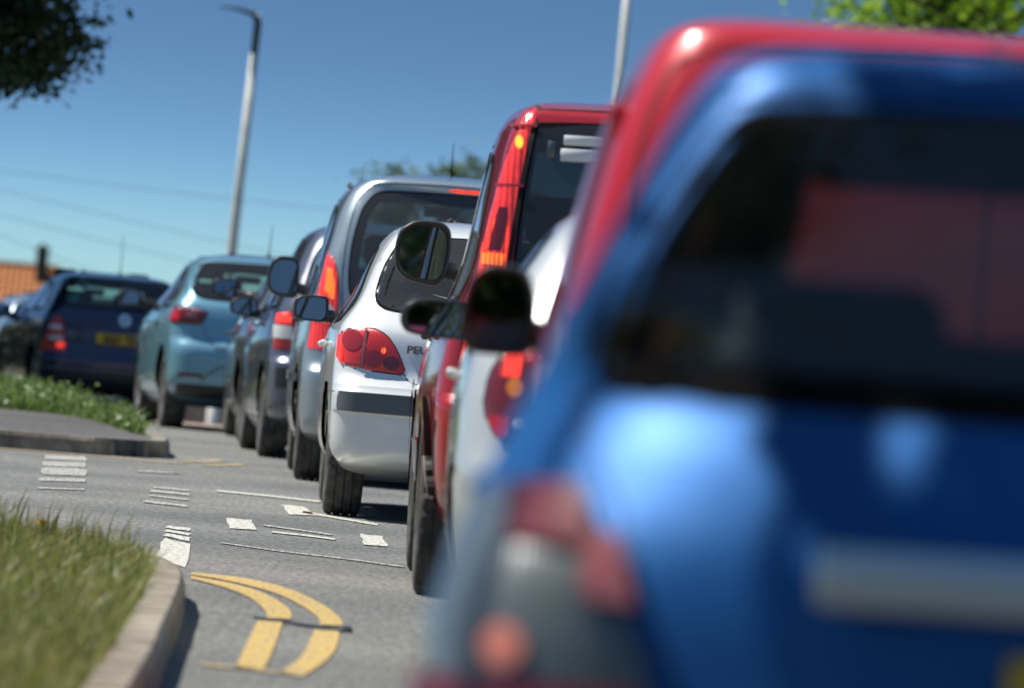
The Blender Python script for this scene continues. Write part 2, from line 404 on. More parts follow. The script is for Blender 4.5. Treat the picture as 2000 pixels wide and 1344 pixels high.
def nearest(p, x, y, cx=1.0, cy=1.0):
    if cx != 1.0 or cy != 1.0:
        d, q = nearest([(a / cx, b / cy) for a, b in p], x / cx, y / cy)
        return d, (q[0] * cx, q[1] * cy)
    best = None; bd = 1e9
    for i in range(len(p)):
        ax, ay = p[i]; bx, by = p[(i + 1) % len(p)]
        dx, dy = bx - ax, by - ay; l2 = dx * dx + dy * dy
        t = 0 if l2 == 0 else max(0, min(1, ((x - ax) * dx + (y - ay) * dy) / l2))
        qx, qy = ax + dx * t, ay + dy * t; d = (qx - x) ** 2 + (qy - y) ** 2
        if d < bd: bd = d; best = (qx, qy)
    return math.sqrt(bd), best
def inset(p, d):
    n = len(p); ar = sum(p[i][0] * p[(i + 1) % n][1] - p[(i + 1) % n][0] * p[i][1] for i in range(n)); sg = 1 if ar > 0 else -1
    out = []
    for i in range(n):
        a, b = p[i - 1], p[(i + 1) % n]; tx, tz = b[0] - a[0], b[1] - a[1]; l_ = math.hypot(tx, tz) or 1
        out.append((p[i][0] - tz / l_ * sg * d, p[i][1] + tx / l_ * sg * d))
    return out
def mirror_poly(half): return half + [(-x, z) for x, z in reversed(half) if abs(x) > 1e-6]
def circle(cx, cy, r, n=24): return [(cx + r * math.cos(2 * math.pi * i / n), cy + r * math.sin(2 * math.pi * i / n)) for i in range(n)]
def ellipse(cx, cy, rx, ry, n=20): return [(cx + rx * math.cos(2 * math.pi * i / n), cy + ry * math.sin(2 * math.pi * i / n)) for i in range(n)]
def text_obj(name, body, size, m, parent, loc, rot=(math.pi / 2, 0, 0), ext=0.003, align='LEFT', sx=1.0, bold=0.0):
    """writing as one small mesh per character"""
    def glyph(t):
        cu = bpy.data.curves.new('glyph', 'FONT'); cu.body = t; cu.size = size; cu.extrude = ext; cu.resolution_u = 3; cu.offset = bold
        o = bpy.data.objects.new('glyph', cu); me = bpy.data.meshes.new_from_object(o); bpy.data.objects.remove(o); bpy.data.curves.remove(cu)
        return me, max((v.co.x for v in me.vertices), default=0)
    full = glyph(body)[1]; out = []
    rm = Matrix.LocRotScale(None, None, None) if False else None
    eul = bpy.data.objects.new('e', None); eul.rotation_euler = rot; rot_m = eul.rotation_euler.to_matrix(); bpy.data.objects.remove(eul)
    for i, ch in enumerate(body):
        if ch == ' ': continue
        me, xm = glyph(ch); off = (glyph(body[:i + 1])[1] - xm - (full / 2 if align == 'CENTER' else 0)) * sx
        me.name = name; me.materials.clear(); me.materials.append(m)
        o = bpy.data.objects.new(name, me); o.location = Vector(loc) + rot_m @ Vector((off, 0, 0)); o.rotation_euler = rot; o.scale = (sx, 1, 1)
        out.append(link(o, parent))
    return out

# ------------------------------------------------------------------ ground, roads, kerbs, markings
def sheet(name, xs, ys, m, dz, parent=None):
    vs = [(x, y, ground_z(y) + dz) for y in ys for x in xs]; nx = len(xs)
    fs = [(j * nx + i, j * nx + i + 1, (j + 1) * nx + i + 1, (j + 1) * nx + i) for j in range(len(ys) - 1) for i in range(nx - 1)]
    return mesh(name, vs, fs, m, parent)
YS = [-200, -60] + list(range(-20, 220, 4)) + [260, 400, 800, 1600, 3000]
tag(sheet('ground', [-2500, -200, -40, -10, 10, 40, 200, 2500], YS, M['field'], -0.02), kind='structure')
road = tag(sheet('road', [-12, -4, 0, 4, 8.2], list(range(-40, 132, 4)), M['asphalt'], 0.0), kind='structure')
tag(sheet('pavement', [8.36, 9.2, 10.2], list(range(-40, 132, 4)), M['footway'], 0.10), kind='structure')

def fill(name, pts, z, m, parent=None, kind=None, thick=0.0):
    """flat polygon lying on the ground, optionally with a rim down to the road"""
    bm = bmesh.new()
    top = [bm.verts.new((x, y, ground_z(y) + z)) for x, y in pts]
    f = bm.faces.new(top); f.normal_update()
    if f.normal.z < 0: f.normal_flip()
    if thick:
        bot = [bm.verts.new((x, y, ground_z(y) + z - thick)) for x, y in pts]
        for i in range(len(pts)):
            j = (i + 1) % len(pts); bm.faces.new((top[i], top[j], bot[j], bot[i]))
    bmesh.ops.triangulate(bm, faces=[f])
    bmesh.ops.recalc_face_normals(bm, faces=bm.faces) if thick else None
    me = bpy.data.meshes.new(name); bm.to_mesh(me); bm.free(); me.materials.append(m)
    o = link(bpy.data.objects.new(name, me), parent)
    if kind: o['kind'] = kind
    return o
def resample(pts, step):
    out = [Vector(pts[0]).to_2d()]; acc = 0
    segs = [Vector(p).to_2d() for p in pts]
    for a, b in zip(segs, segs[1:]):
        l = (b - a).length; d = step - acc
        while d <= l:
            out.append(a.lerp(b, d / l)); d += step
        acc = l - (d - step)
    return out
def smooth_path(pts, it=2):
    for _ in range(it):
        q = [pts[0]]
        for a, b in zip(pts, pts[1:]):
            q += [(a[0] * .75 + b[0] * .25, a[1] * .75 + b[1] * .25), (a[0] * .25 + b[0] * .75, a[1] * .25 + b[1] * .75)]
        q.append(pts[-1]); pts = q
    return pts
def kerb_run(name, path, h, side, wid=0.125, step=0.9):
    """row of separate kerb stones; side=+1: the verge lies to the left of travel"""
    root = empty(name); root['kind'] = 'structure'
    pp = resample(path, step); inner = []
    rnd = random.Random(len(path))
    for i, (a, b) in enumerate(zip(pp, pp[1:])):
        t = (b - a).normalized(); n = Vector((-t.y, t.x)) * side
        ta = (pp[i + 1] - pp[max(i - 1, 0)]).normalized(); tb = (pp[min(i + 2, len(pp) - 1)] - a).normalized()
        na = Vector((-ta.y, ta.x)) * side; nb = Vector((-tb.y, tb.x)) * side
        g = 0.002
        a2, b2 = a + t * g, b - t * g
        dz = rnd.uniform(-.002, .002); lat = rnd.uniform(-.002, .002)
        vs = []
        for p, nn in ((a2, na), (b2, nb)):
            z0 = ground_z(p.y)
            p = p + n * lat
            vs += [(p.x, p.y, z0 - .05), (*(p + nn * .012), z0 + h - .025 + dz), (*(p + nn * .028), z0 + h + dz), (*(p + nn * wid), z0 + h + dz), (*(p + nn * wid), z0 - .05)]
        fs = [(i0, i0 + 1, i0 + 6, i0 + 5) for i0 in range(4)] + [(0, 1, 2, 3, 4), (9, 8, 7, 6, 5)]
        bm = bmesh.new(); bv = [bm.verts.new(v) for v in vs]
        for f in fs: bm.faces.new([bv[k] for k in f])
        bmesh.ops.recalc_face_normals(bm, faces=bm.faces)
        me = bpy.data.meshes.new('kerb_stone'); bm.to_mesh(me); bm.free(); me.materials.append(M['kerb'])
        link(bpy.data.objects.new('kerb_stone', me), root)
    return root
near_kerb = smooth_path([(-.42, -12), (-.60, 6), (-.80, 17.9), (-.90, 21.2), (-.97, 23.6), (-1.02, 24.9), (-1.12, 26.0), (-1.45, 27.1), (-2.3, 28.1), (-4, 28.8), (-11.5, 30)], 2)
near_kerb2 = [p for p in near_kerb if p[1] > 11]
kerb_run('kerb', near_kerb2, 0.12, 1)
tag(fill('verge', [(x - .11, y - (.1 if x < -1.2 else 0)) for x, y in near_kerb] + [(-11.5, -12)], 0.095, M['soil'], thick=0.16), kind='structure')
kerb_run('kerb', [(8.2, -12), (8.2, 126)], 0.105, -1, .16, 1.8)
far_kerb = smooth_path([(-11.5, 46.3), (-5, 47.1), (-3.24, 47.5), (-2.6, 47.75), (-2.24, 47.9), (-2.19, 48.5), (-2.22, 49.6), (-2.4, 51.3), (-2.75, 54), (-3.2, 58), (-3.7, 62), (-4.4, 67), (-5.4, 73), (-6.7, 80), (-8.6, 88), (-12, 97)], 2)
kerb_run('kerb', far_kerb, 0.115, 1)
inner_far = [(x - .11, y + .1) if y < 48 else (x - .125, y) for x, y in far_kerb]
gb = [(-2.52, 50.3), (-2.75, 52.2), (-3.06, 54.6), (-3.46, 56.2), (-5, 57.3), (-11.5, 58.5)]
foot = [p for p in inner_far if p[1] < 50.4]
tag(fill('footpath', foot + gb, 0.11, M['footway'], thick=0.15), kind='structure')
tag(fill('verge', list(reversed(gb)) + [p for p in inner_far if p[1] > 50.4] + [(-11.8, 97)], 0.112, M['soil'], thick=0.15), kind='structure')

rp = random.Random(3)
def paintpoly(name, pts, m, dz=0.005, rag=0.0):
    if rag:
        q = []
        for a, b in zip(pts, pts[1:] + pts[:1]):
            for t in (0, .25, .5, .75): q.append((lerp(a[0], b[0], t) + rp.uniform(-rag, rag), lerp(a[1], b[1], t) + rp.uniform(-rag, rag) * 8))
        pts = q
    return fill(name, pts, dz, m, road)
def streaks(q, n, m, keep):
    """one worn marking as a few ragged bands"""
    a, b, c, d = [Vector(p) for p in q]
    t = 0
    for k0, k1 in keep:
        p0, p1 = a.lerp(d, k0), b.lerp(c, k0); p2, p3 = b.lerp(c, k1), a.lerp(d, k1)
        pts = []
        for e0, e1 in ((p0, p1), (p1, p2), (p2, p3), (p3, p0)):
            for s in (0, .34, .67):
                p = e0.lerp(e1, s); pts.append((p.x + rp.uniform(-.008, .008), p.y + rp.uniform(-.10, .10) * min(1, abs(k1 - k0) * 5)))
        paintpoly('white_marking', pts, m)
streaks([(-2.865, 46.3), (-2.638, 46.84), (-2.13, 37.95), (-2.346, 37.49)], 5, M['white_worn'], [(0.0, .14), (.2, .34), (.38, .58), (.66, .74), (.90, .93)])
streaks([(-1.905, 40.6), (-1.699, 40.5), (-1.541, 36.65), (-1.774, 36.93)], 4, M['white_worn'], [(0, .10), (.2, .34), (.52, .60), (.82, .95)])
streaks([(-1.488, 33.42), (-1.379, 33.32), (-1.175, 28.3), (-1.345, 29.5)], 4, M['white_paint'], [(-.02, .07), (.12, .20), (.25, .36), (.44, 1.0)])
streaks([(-2.17, 44.3), (-1.933, 44.5), (-1.891, 43.45), (-2.116, 43.12)], 1, M['white_worn'], [(.1, .4)])
for q in ([(-1.145, 38.9), (-1.029, 38.9), (-.92, 37.3), (-1.042, 37.1)], [(-1.3, 35.5), (-1.183, 35.6), (-1.10, 33.95), (-1.23, 33.9)], [(-.643, 34.7), (-.536, 34.6), (-.475, 33.1), (-.587, 33.1)]):
    paintpoly('white_marking', q, M['white_paint'], rag=.008)
def line(pts, wid, m, name='white_marking'):
    l = [(x, y - wid / 2) for x, y in pts]; u = [(x, y + wid / 2) for x, y in reversed(pts)]
    paintpoly(name, l + u, m)
line([(-1.56, 40.75), (-1.25, 40.55), (-.97, 40.2)], .36, M['white_paint'])
line([(-1.0, 37.8), (-.8, 37.2), (-.59, 36.55)], .34, M['white_paint'])
line([(-1.10, 34.85), (-.93, 34.55), (-.76, 34.2)], .22, M['white_worn'])
line([(-1.03, 33.9), (-.86, 33.75), (-.73, 33.55)], .24, M['white_paint'])
line([(-1.18, 31.7), (-.9, 31.2), (-.6, 30.9), (-.369, 30.5)], .13, M['white_worn'])
def band(l, r, m, name='yellow_line'): paintpoly(name, smooth_path(l, 2) + list(reversed(smooth_path(r, 2))), m)
band([(-1.135, 27.85), (-.946, 27.80), (-.751, 27.15), (-.56, 25.6), (-.481, 24.45), (-.476, 24.12)], [(-1.13, 27.62), (-.982, 27.35), (-.766, 26.5), (-.627, 25.3), (-.56, 24.5), (-.55, 24.05)], M['yellow_paint'])
band([(-1.12, 27.5), (-.908, 26.95), (-.769, 26.1), (-.678, 25.1), (-.655, 24.5), (-.652, 24.3)], [(-1.11, 27.2), (-.986, 26.75), (-.847, 25.95), (-.765, 25.0), (-.735, 24.5), (-.733, 24.25)], M['yellow_paint'])
band([(-.67, 24.0), (-.65, 22.9), (-.638, 22.2), (-.625, 21.2), (-.621, 20.7)], [(-.75, 23.98), (-.735, 22.9), (-.72, 22.0), (-.705, 21.1), (-.70, 20.65)], M['yellow_paint'])
band([(-.477, 23.65), (-.46, 22.8), (-.457, 22.0), (-.475, 21.2), (-.50, 20.65)], [(-.555, 23.66), (-.548, 22.8), (-.54, 21.9), (-.55, 21.2), (-.575, 20.6)], M['yellow_paint'])
line([(-.80, 20.75), (-.70, 20.7), (-.55, 20.6), (-.50, 20.55)], .16, M['yellow_worn'], 'yellow_line')
line([(-11, 46.0), (-5, 46.75), (-3.232, 47.2), (-2.893, 47.25), (-2.556, 47.2), (-2.2, 47.0), (-2.0, 47.1)], .28, M['yellow_worn'], 'yellow_line')
band([(-2.12, 48.0), (-1.97, 48.5), (-1.93, 49.2)], [(-2.04, 47.7), (-1.86, 48.3), (-1.84, 49.2)], M['yellow_worn'])
band([(-1.93, 47.3), (-1.77, 48.0), (-1.74, 48.5)], [(-1.88, 47.0), (-1.70, 47.7), (-1.665, 48.5)], M['yellow_worn'])
paintpoly('block_paving', [(-3.2, 64.5), (-1.6, 63.5), (-1.5, 72), (-3.3, 72)], M['paving'], 0.006)
# tar-black strip lying across the yellow lines
g = Geo()
g.add([(-.775, 24.28, .006), (-.465, 23.86, .006), (-.46, 23.68, .007), (-.60, 23.84, .009), (-.765, 24.16, .007), (-.775, 24.28, .001), (-.465, 23.86, .001), (-.46, 23.68, .001), (-.60, 23.84, .001), (-.765, 24.16, .001)],
      [(4, 3, 2, 1, 0), (0, 1, 6, 5), (1, 2, 7, 6), (2, 3, 8, 7), (3, 4, 9, 8), (4, 0, 5, 9)])
g.tube([(-.462, 23.80, .008), (-.45, 23.75, .013), (-.443, 23.70, .008)], [.008, .011, .008], 8)
tag(g.build('joint_strip', M['tar'], None, False), 'dark strip lying across the two yellow lines near the kerb', 'strip')

# ------------------------------------------------------------------ cars
NR, NC, NS, NF, NH = 17, 9, 66, 7, 10
DUMMY = {}
class Car:
    def __init__(s, sp):
        s.sp = sp
        s.L, s.H = sp['L'], sp['H']
        s.tyr, s.tw, s.tyf = Pchip(sp['yr']), Pchip(sp['w']), Pchip(sp['yf'])
        s.trc = Pchip(sp.get('rc', [(.2, .22), (.7, .20), (1.0, .16), (s.H, .16)]))
        s.tbow = Pchip(sp.get('bow', [(.2, .12), (.7, .10), (1.1, .07), (s.H, .05)]))
        s.cache = {}
        x, y = sp['pos']
        s.root = empty(sp['name'], (x, y, ground_z(y + 2) + sp.get('dz', 0)), (R(sp.get('pitch', 0)), R(sp.get('tilt', 0)), R(sp.get('yaw', 0))))
        s.root.scale = (1, 1, sp.get('zs', 1.0))
        tag(s.root, sp['label'], sp['cat'], sp.get('group', 'cars queuing along the road'))
    def half(s, z):
        key = round(z, 4)
        if key in s.cache: return s.cache[key]
        yr, w, yf = s.tyr(z), s.tw(z), s.tyf(z)
        rc, bow = s.trc(z), s.tbow(z)
        ln = max(.2, yf - yr)
        wr = w * s.sp.get('tr', .965); wf = w * s.sp.get('tf', .93)
        rc = min(rc, wr * .85, ln * .35)
        fb = min(.16, ln * .2); fc = min(.34, wf * .8, ln * .3)
        P = []
        xa = wr - rc
        for i in range(NR):
            x = xa * i / (NR - 1); P.append((-x, yr + bow * (x / wr) ** 2))
        A = P[-1]; C = (-wr, yr + bow * 1.0); B = (-wr, yr + bow + rc)
        slope = 2 * bow * xa / wr ** 2
        C = (-wr * 1.0, A[1] + slope * rc)
        for i in range(1, NC + 1):
            t = i / NC
            # quadratic blended with a rounder cubic
            b0, b1, b2 = (1 - t) ** 2, 2 * t * (1 - t), t * t
            P.append((A[0] * b0 + C[0] * b1 + B[0] * b2, A[1] * b0 + C[1] * b1 + B[1] * b2))
        E = (-wf, yf - fb - fc)
        for i in range(1, NS + 1):
            t = i / NS
            xx = (1 - t) * wr + t * wf + 4 * t * (1 - t) * (w - (wr + wf) / 2)
            P.append((-xx, lerp(B[1], E[1], t)))
        xe = wf - fc; Ef = (-xe, yf - fb * (xe / wf) ** 2); Cf = (-wf, yf - fb)
        for i in range(1, NF + 1):
            t = i / NF; b0, b1, b2 = (1 - t) ** 2, 2 * t * (1 - t), t * t
            P.append((E[0] * b0 + Cf[0] * b1 + Ef[0] * b2, E[1] * b0 + Cf[1] * b1 + Ef[1] * b2))
        for i in range(1, NH + 1):
            x = xe * (1 - i / NH); P.append((-x, yf - fb * (x / wf) ** 2))
        s.cache[key] = P
        return P
    KR = NR + NC; KS = NR + NC + NS
    def kind(s, k): return 'R' if k < s.KR else ('S' if k <= s.KS - 1 else 'F')
    def pt(s, kind, a, z, side=-1):
        """point on the skin; R/F: a = lateral x (signed), S: a = y on the given side"""
        P = s.half(z)
        if kind == 'S':
            lo, hi = s.KR - 1, s.KS - 1
            y0, y1 = P[lo][1], P[hi][1]
            t = (a - y0) / (y1 - y0)
            f = lo + max(0, min(.9999, t)) * (hi - lo); i = int(f); u = f - i
            x = lerp(P[i][0], P[i + 1][0], u)
            return Vector((x * -side, lerp(P[i][1], P[i + 1][1], u), z))
        ax = abs(a); sg = -1 if a < 0 else 1
        rng = range(0, s.KR - 1) if kind == 'R' else range(len(P) - 2, s.KS - 2, -1)
        for i in rng:
            x0, x1 = -P[i][0], -P[i + 1][0]
            if min(x0, x1) - 1e-9 <= ax <= max(x0, x1) + 1e-9:
                u = 0 if x1 == x0 else (ax - x0) / (x1 - x0)
                return Vector((ax * sg, lerp(P[i][1], P[i + 1][1], u), z))
        q = P[s.KR - 1] if kind == 'R' else P[s.KS - 1]
        return Vector((-q[0] * sg, q[1], z))
    def nrm(s, kind, a, z, side=-1):
        e = .012
        u = s.pt(kind, a + e, z, side) - s.pt(kind, a - e, z, side)
        v = s.pt(kind, a, z + e, side) - s.pt(kind, a, z - e, side)
        n = u.cross(v)
        if n.length < 1e-9: n = Vector((0, -1, 0))
        n.normalize()
        if kind == 'S' and n.x * side < 0: n = -n
        if kind == 'R' and n.y > 0: n = -n
        if kind == 'F' and n.y < 0 and n.z < .9: n = -n
        return n
    def build_body(s):
        sp = s.sp; pm = sp['paint']
        zs = set(round(z, 3) for z in sp.get('zkeys', []))
        z = sp['z0']
        while z < s.H - .10: zs.add(round(z, 3)); z += .032
        while z < s.H - .02: zs.add(round(z, 3)); z += .012
        zs |= {round(s.H - .02 + i * .005, 3) for i in range(4)} | {round(s.H, 3)}
        zs = sorted(zs)
        zz = [zs[0]]
        for q in zs[1:]:
            if q - zz[-1] > .0045: zz.append(q)
        zs = zz
        regs = []   # kind, polygon, action
        for p in sp['rear_win']: regs.append(('R', inset(p, .012), None))
        for p in sp['side_win']: regs.append(('S', inset(p, .008), None))
        regs.append(('F', inset(sp['screen'], .012), None))
        for wy in (sp['wy'], sp['wy'] + sp['wb']): regs.append(('S', circle(wy, sp['wr'], sp['wr'] + .055, 32), None))
        regs.append(('R', sp['tailgate'], 'tailgate'))
        for p in sp['doors']: regs.append(('S', p, 'door'))
        regs.append(('F', sp['bonnet'], 'bonnet'))
        bb = [(min(p[0] for p in r[1]) - .04, max(p[0] for p in r[1]) + .04, min(p[1] for p in r[1]) - .04, max(p[1] for p in r[1]) + .04) for r in regs]
        N = len(s.half(zs[0])); rows = []; crd = []
        for zi, z in enumerate(zs):
            P = s.half(z); row = []; cr = []
            for k in range(N):
                kd = s.kind(k); x, y = P[k]
                a = x if kd != 'S' else y; zc = z; moved = False
                best = .5
                tgt = None
                dz = min(zs[min(zi + 1, len(zs) - 1)] - z if zi + 1 < len(zs) else 1, z - zs[zi - 1] if zi else 1)
                da = min(math.hypot(P[k][0] - P[k + 1][0], P[k][1] - P[k + 1][1]) if k + 1 < N else 1, math.hypot(P[k][0] - P[k - 1][0], P[k][1] - P[k - 1][1]) if k else 1)
                if kd != 'S': da = max(.012, min(da, abs(P[k][0] - P[k + 1][0]) if k + 1 < N else 1, abs(P[k][0] - P[k - 1][0]) if k else 1))
                for r, b in zip(regs, bb):
                    if r[0] != kd or not (b[0] < a < b[1] and b[2] < z < b[3]): continue
                    d, q = nearest(r[1], a, z, da, dz)
                    if d < best: best = d; tgt = q
                if tgt and 0 < k < N - 1:
                    pnt = s.pt(kd, tgt[0], tgt[1]); a, zc = tgt
                    row.append((pnt.x, pnt.y, pnt.z))
                else: row.append((x, y, z))
                cr.append((kd, a, zc))
            rows.append(row); crd.append(cr)
        parts = {}
        zb = sp.get('bump_top', .6)
        W = 2 * N - 2
        def vk(j): return (j, 1) if j < N else (2 * N - 2 - j, -1)
        V = []
        for row in rows:
            for j in range(W):
                k, sg = vk(j); x, y, z = row[k]; V.append((x * sg, y, z))
        for i in range(len(zs) - 1):
            for j in range(W):
                j2 = (j + 1) % W
                ka, sa = vk(j); kb, sb = vk(j2)
                kk = min(ka, kb); sg = sa if ka < N - 1 and ka > 0 else sb
                if ka in (0,): sg = sb
                if ka == N - 1: sg = sb
                kd = s.kind(kk + (1 if kk in (s.KR - 1, s.KS - 1) else 0))
                cs = [crd[i][ka], crd[i][kb], crd[i + 1][ka], crd[i + 1][kb]]
                pts4 = [rows[i][ka], rows[i][kb], rows[i + 1][ka], rows[i + 1][kb]]
                a = sum((p[1] if kd == 'S' else p[0]) for p in pts4) / 4
                z = sum(p[2] for p in pts4) / 4
                dest = 'body'
                dead = False
                for r, b in zip(regs, bb):
                    if r[0] != kd or not (b[0] < a < b[1] and b[2] < z < b[3]): continue
                    if inside(r[1], a, z):
                        if r[2] is None: dead = True; break
                        dest = r[2]
                        if dest == 'door': dest = ('door', regs.index(r), sg)
                if dead: continue
                if dest == 'body':
                    if kd == 'R' and z < zb: dest = 'rear_bumper'
                    elif kd == 'F' and z < .62: dest = 'front_bumper'
                parts.setdefault(dest, []).append((i * W + j, (i + 1) * W + j, (i + 1) * W + j2, i * W + j2))
        top = (len(zs) - 1) * W
        for k in range(N - 1):
            l0, l1 = top + k, top + k + 1
            r0, r1 = top + (W - k) % W, top + (W - k - 1) % W
            if k == 0: parts['body'].append((l0, l1, r1))
            elif k == N - 2: parts['body'].append((l0, l1, r0))
            else: parts['body'].append((l0, l1, r1, r0))
        # one smooth normal field for the whole shell, kept across the panel joints
        VN = [Vector((0, 0, 0)) for _ in V]
        for i in range(len(zs) - 1):
            for j in range(W):
                q = (i * W + j, (i + 1) * W + j, (i + 1) * W + (j + 1) % W, i * W + (j + 1) % W)
                a_, b_, c_, d_ = [Vector(V[t]) for t in q]
                fn = (c_ - a_).cross(d_ - b_)
                for t in q: VN[t] += fn
        for j in range(W): VN[top + j] += Vector((0, 0, .02))
        for v in VN: v.normalize()
        for d, fs in parts.items():
            nm = d if isinstance(d, str) else d[0]
            used = {}; vs = []; ff = []; nn = []
            for f in fs:
                g2 = []
                for i in f:
                    if i not in used: used[i] = len(vs); vs.append(V[i]); nn.append(VN[i])
                    g2.append(used[i])
                ff.append(tuple(g2))
            k0 = len(vs)
            vs2 = vs + [tuple(Vector(v) - n_ * .018) for v, n_ in zip(vs, nn)]
            ff2 = ff + [tuple(t + k0 for t in reversed(f)) for f in ff]
            o = mesh(nm, vs2, ff2, [pm, M['liner']], s.root, mi=[0] * len(ff) + [1] * len(ff))
            o.data.normals_split_custom_set_from_vertices([tuple(n_) for n_ in nn] + [tuple(-n_) for n_ in nn])
            if d in sp.get('part_labels', {}): o['label'] = sp['part_labels'][d]
    def patch(s, name, kind, poly, off, m, parent=None, side=-1, n=10, bulge=0.0, skirt=.02):
        z0, z1 = min(p[1] for p in poly), max(p[1] for p in poly)
        vs = []; fs = []
        rws = []
        for i in range(n + 1):
            t = i / n
            z = lerp(z0, z1, .5 - .5 * math.cos(math.pi * t)); zq = min(max(z, z0 + 1e-4), z1 - 1e-4)
            xs = []
            for q in range(len(poly)):
                (ax, az), (bx, bz) = poly[q], poly[(q + 1) % len(poly)]
                if (az <= zq < bz) or (bz <= zq < az): xs.append(ax + (bx - ax) * (zq - az) / (bz - az))
            if len(xs) < 2: continue
            rws.append((z, min(xs), max(xs)))
        for z, xa, xb in rws:
            for j in range(n + 1):
                a = lerp(xa, xb, j / n)
                t2 = (z - z0) / (z1 - z0)
                o_ = off + bulge * math.sin(math.pi * j / n) ** .7 * max(0, math.sin(math.pi * t2)) ** .7
                vs.append(s.pt(kind, a, z, side) + s.nrm(kind, a, z, side) * o_)
        nr = len(rws); c = n + 1
        fs = [(i * c + j, i * c + j + 1, (i + 1) * c + j + 1, (i + 1) * c + j) for i in range(nr - 1) for j in range(n)]
        if skirt:
            ring = [j for j in range(c)] + [i * c + n for i in range(1, nr)] + [(nr - 1) * c + j for j in range(n - 1, -1, -1)] + [i * c for i in range(nr - 2, 0, -1)]
            k0 = len(vs); nn = None
            for r_ in ring:
                i, j = divmod(r_, c); z, xa, xb = rws[i]; a = lerp(xa, xb, j / n)
                vs.append(s.pt(kind, a, z, side) + s.nrm(kind, a, z, side) * (off - skirt))
            for q in range(len(ring)):
                q2 = (q + 1) % len(ring); fs.append((ring[q2], ring[q], k0 + q, k0 + q2))
        bm = bmesh.new(); bv = [bm.verts.new(v) for v in vs]
        for f in fs:
            try: bm.faces.new([bv[i] for i in f])
            except ValueError: pass
        if skirt: bmesh.ops.recalc_face_normals(bm, faces=bm.faces)
        me = bpy.data.meshes.new(name); bm.to_mesh(me); bm.free(); me.materials.append(m)
        me.polygons.foreach_set('use_smooth', [True] * len(me.polygons))
        try: me.set_sharp_from_angle(angle=R(50))
        except Exception: pass
        return link(bpy.data.objects.new(name, me), parent or s.root)
    def ring(s, name, kind, poly, din, dout, off, m, parent=None, side=-1):
        cx = sum(p[0] for p in poly) / len(poly); cz = sum(p[1] for p in poly) / len(poly)
        dense = []
        for i in range(len(poly)):
            a, b = poly[i], poly[(i + 1) % len(poly)]
            k = max(1, int(math.hypot(b[0] - a[0], b[1] - a[1]) / .05))
            for q in range(k): dense.append((lerp(a[0], b[0], q / k), lerp(a[1], b[1], q / k)))
        n = len(dense); area = sum(dense[i][0] * dense[(i + 1) % n][1] - dense[(i + 1) % n][0] * dense[i][1] for i in range(n))
        sg = 1 if area > 0 else -1
        vs = []; fs = []
        for i in range(n):
            a, b = dense[i - 1], dense[(i + 1) % n]
            tx, tz = b[0] - a[0], b[1] - a[1]; l_ = math.hypot(tx, tz) or 1
            nx, nz = tz / l_ * sg, -tx / l_ * sg
            for d, o_ in ((-din, off - .012), (-din, off), (dout, off), (dout, off - .012)):
                q = (dense[i][0] + nx * d, dense[i][1] + nz * d)
                vs.append(s.pt(kind, q[0], q[1], side) + s.nrm(kind, q[0], q[1], side) * o_)
        for i in range(n):
            i2 = (i + 1) % n
            for q in range(3): fs.append((i * 4 + q, i * 4 + q + 1, i2 * 4 + q + 1, i2 * 4 + q))
        return mesh(name, vs, fs, m, parent or s.root, smooth=False)
    def strip(s, name, kind, pts, wid, off, m, parent=None, side=-1, vertical=None):
        """thin ribbon following a polyline on the skin"""
        d = []
        for a, b in zip(pts, pts[1:]):
            k = max(1, int(math.hypot(b[0] - a[0], b[1] - a[1]) / .05))
            for q in range(k): d.append((lerp(a[0], b[0], q / k), lerp(a[1], b[1], q / k)))
        d.append(pts[-1]); vs = []; fs = []
        for i, p in enumerate(d):
            a, b = d[max(i - 1, 0)], d[min(i + 1, len(d) - 1)]
            tx, tz = b[0] - a[0], b[1] - a[1]; l_ = math.hypot(tx, tz) or 1
            nx, nz = -tz / l_, tx / l_
            for sg in (-1, 1):
                q = (p[0] + nx * wid / 2 * sg, p[1] + nz * wid / 2 * sg)
                vs.append(s.pt(kind, q[0], q[1], side) + s.nrm(kind, q[0], q[1], side) * off)
        fs = [(2 * i, 2 * i + 1, 2 * i + 3, 2 * i + 2) for i in range(len(d) - 1)]
        return mesh(name, vs, fs, m, parent or s.root)

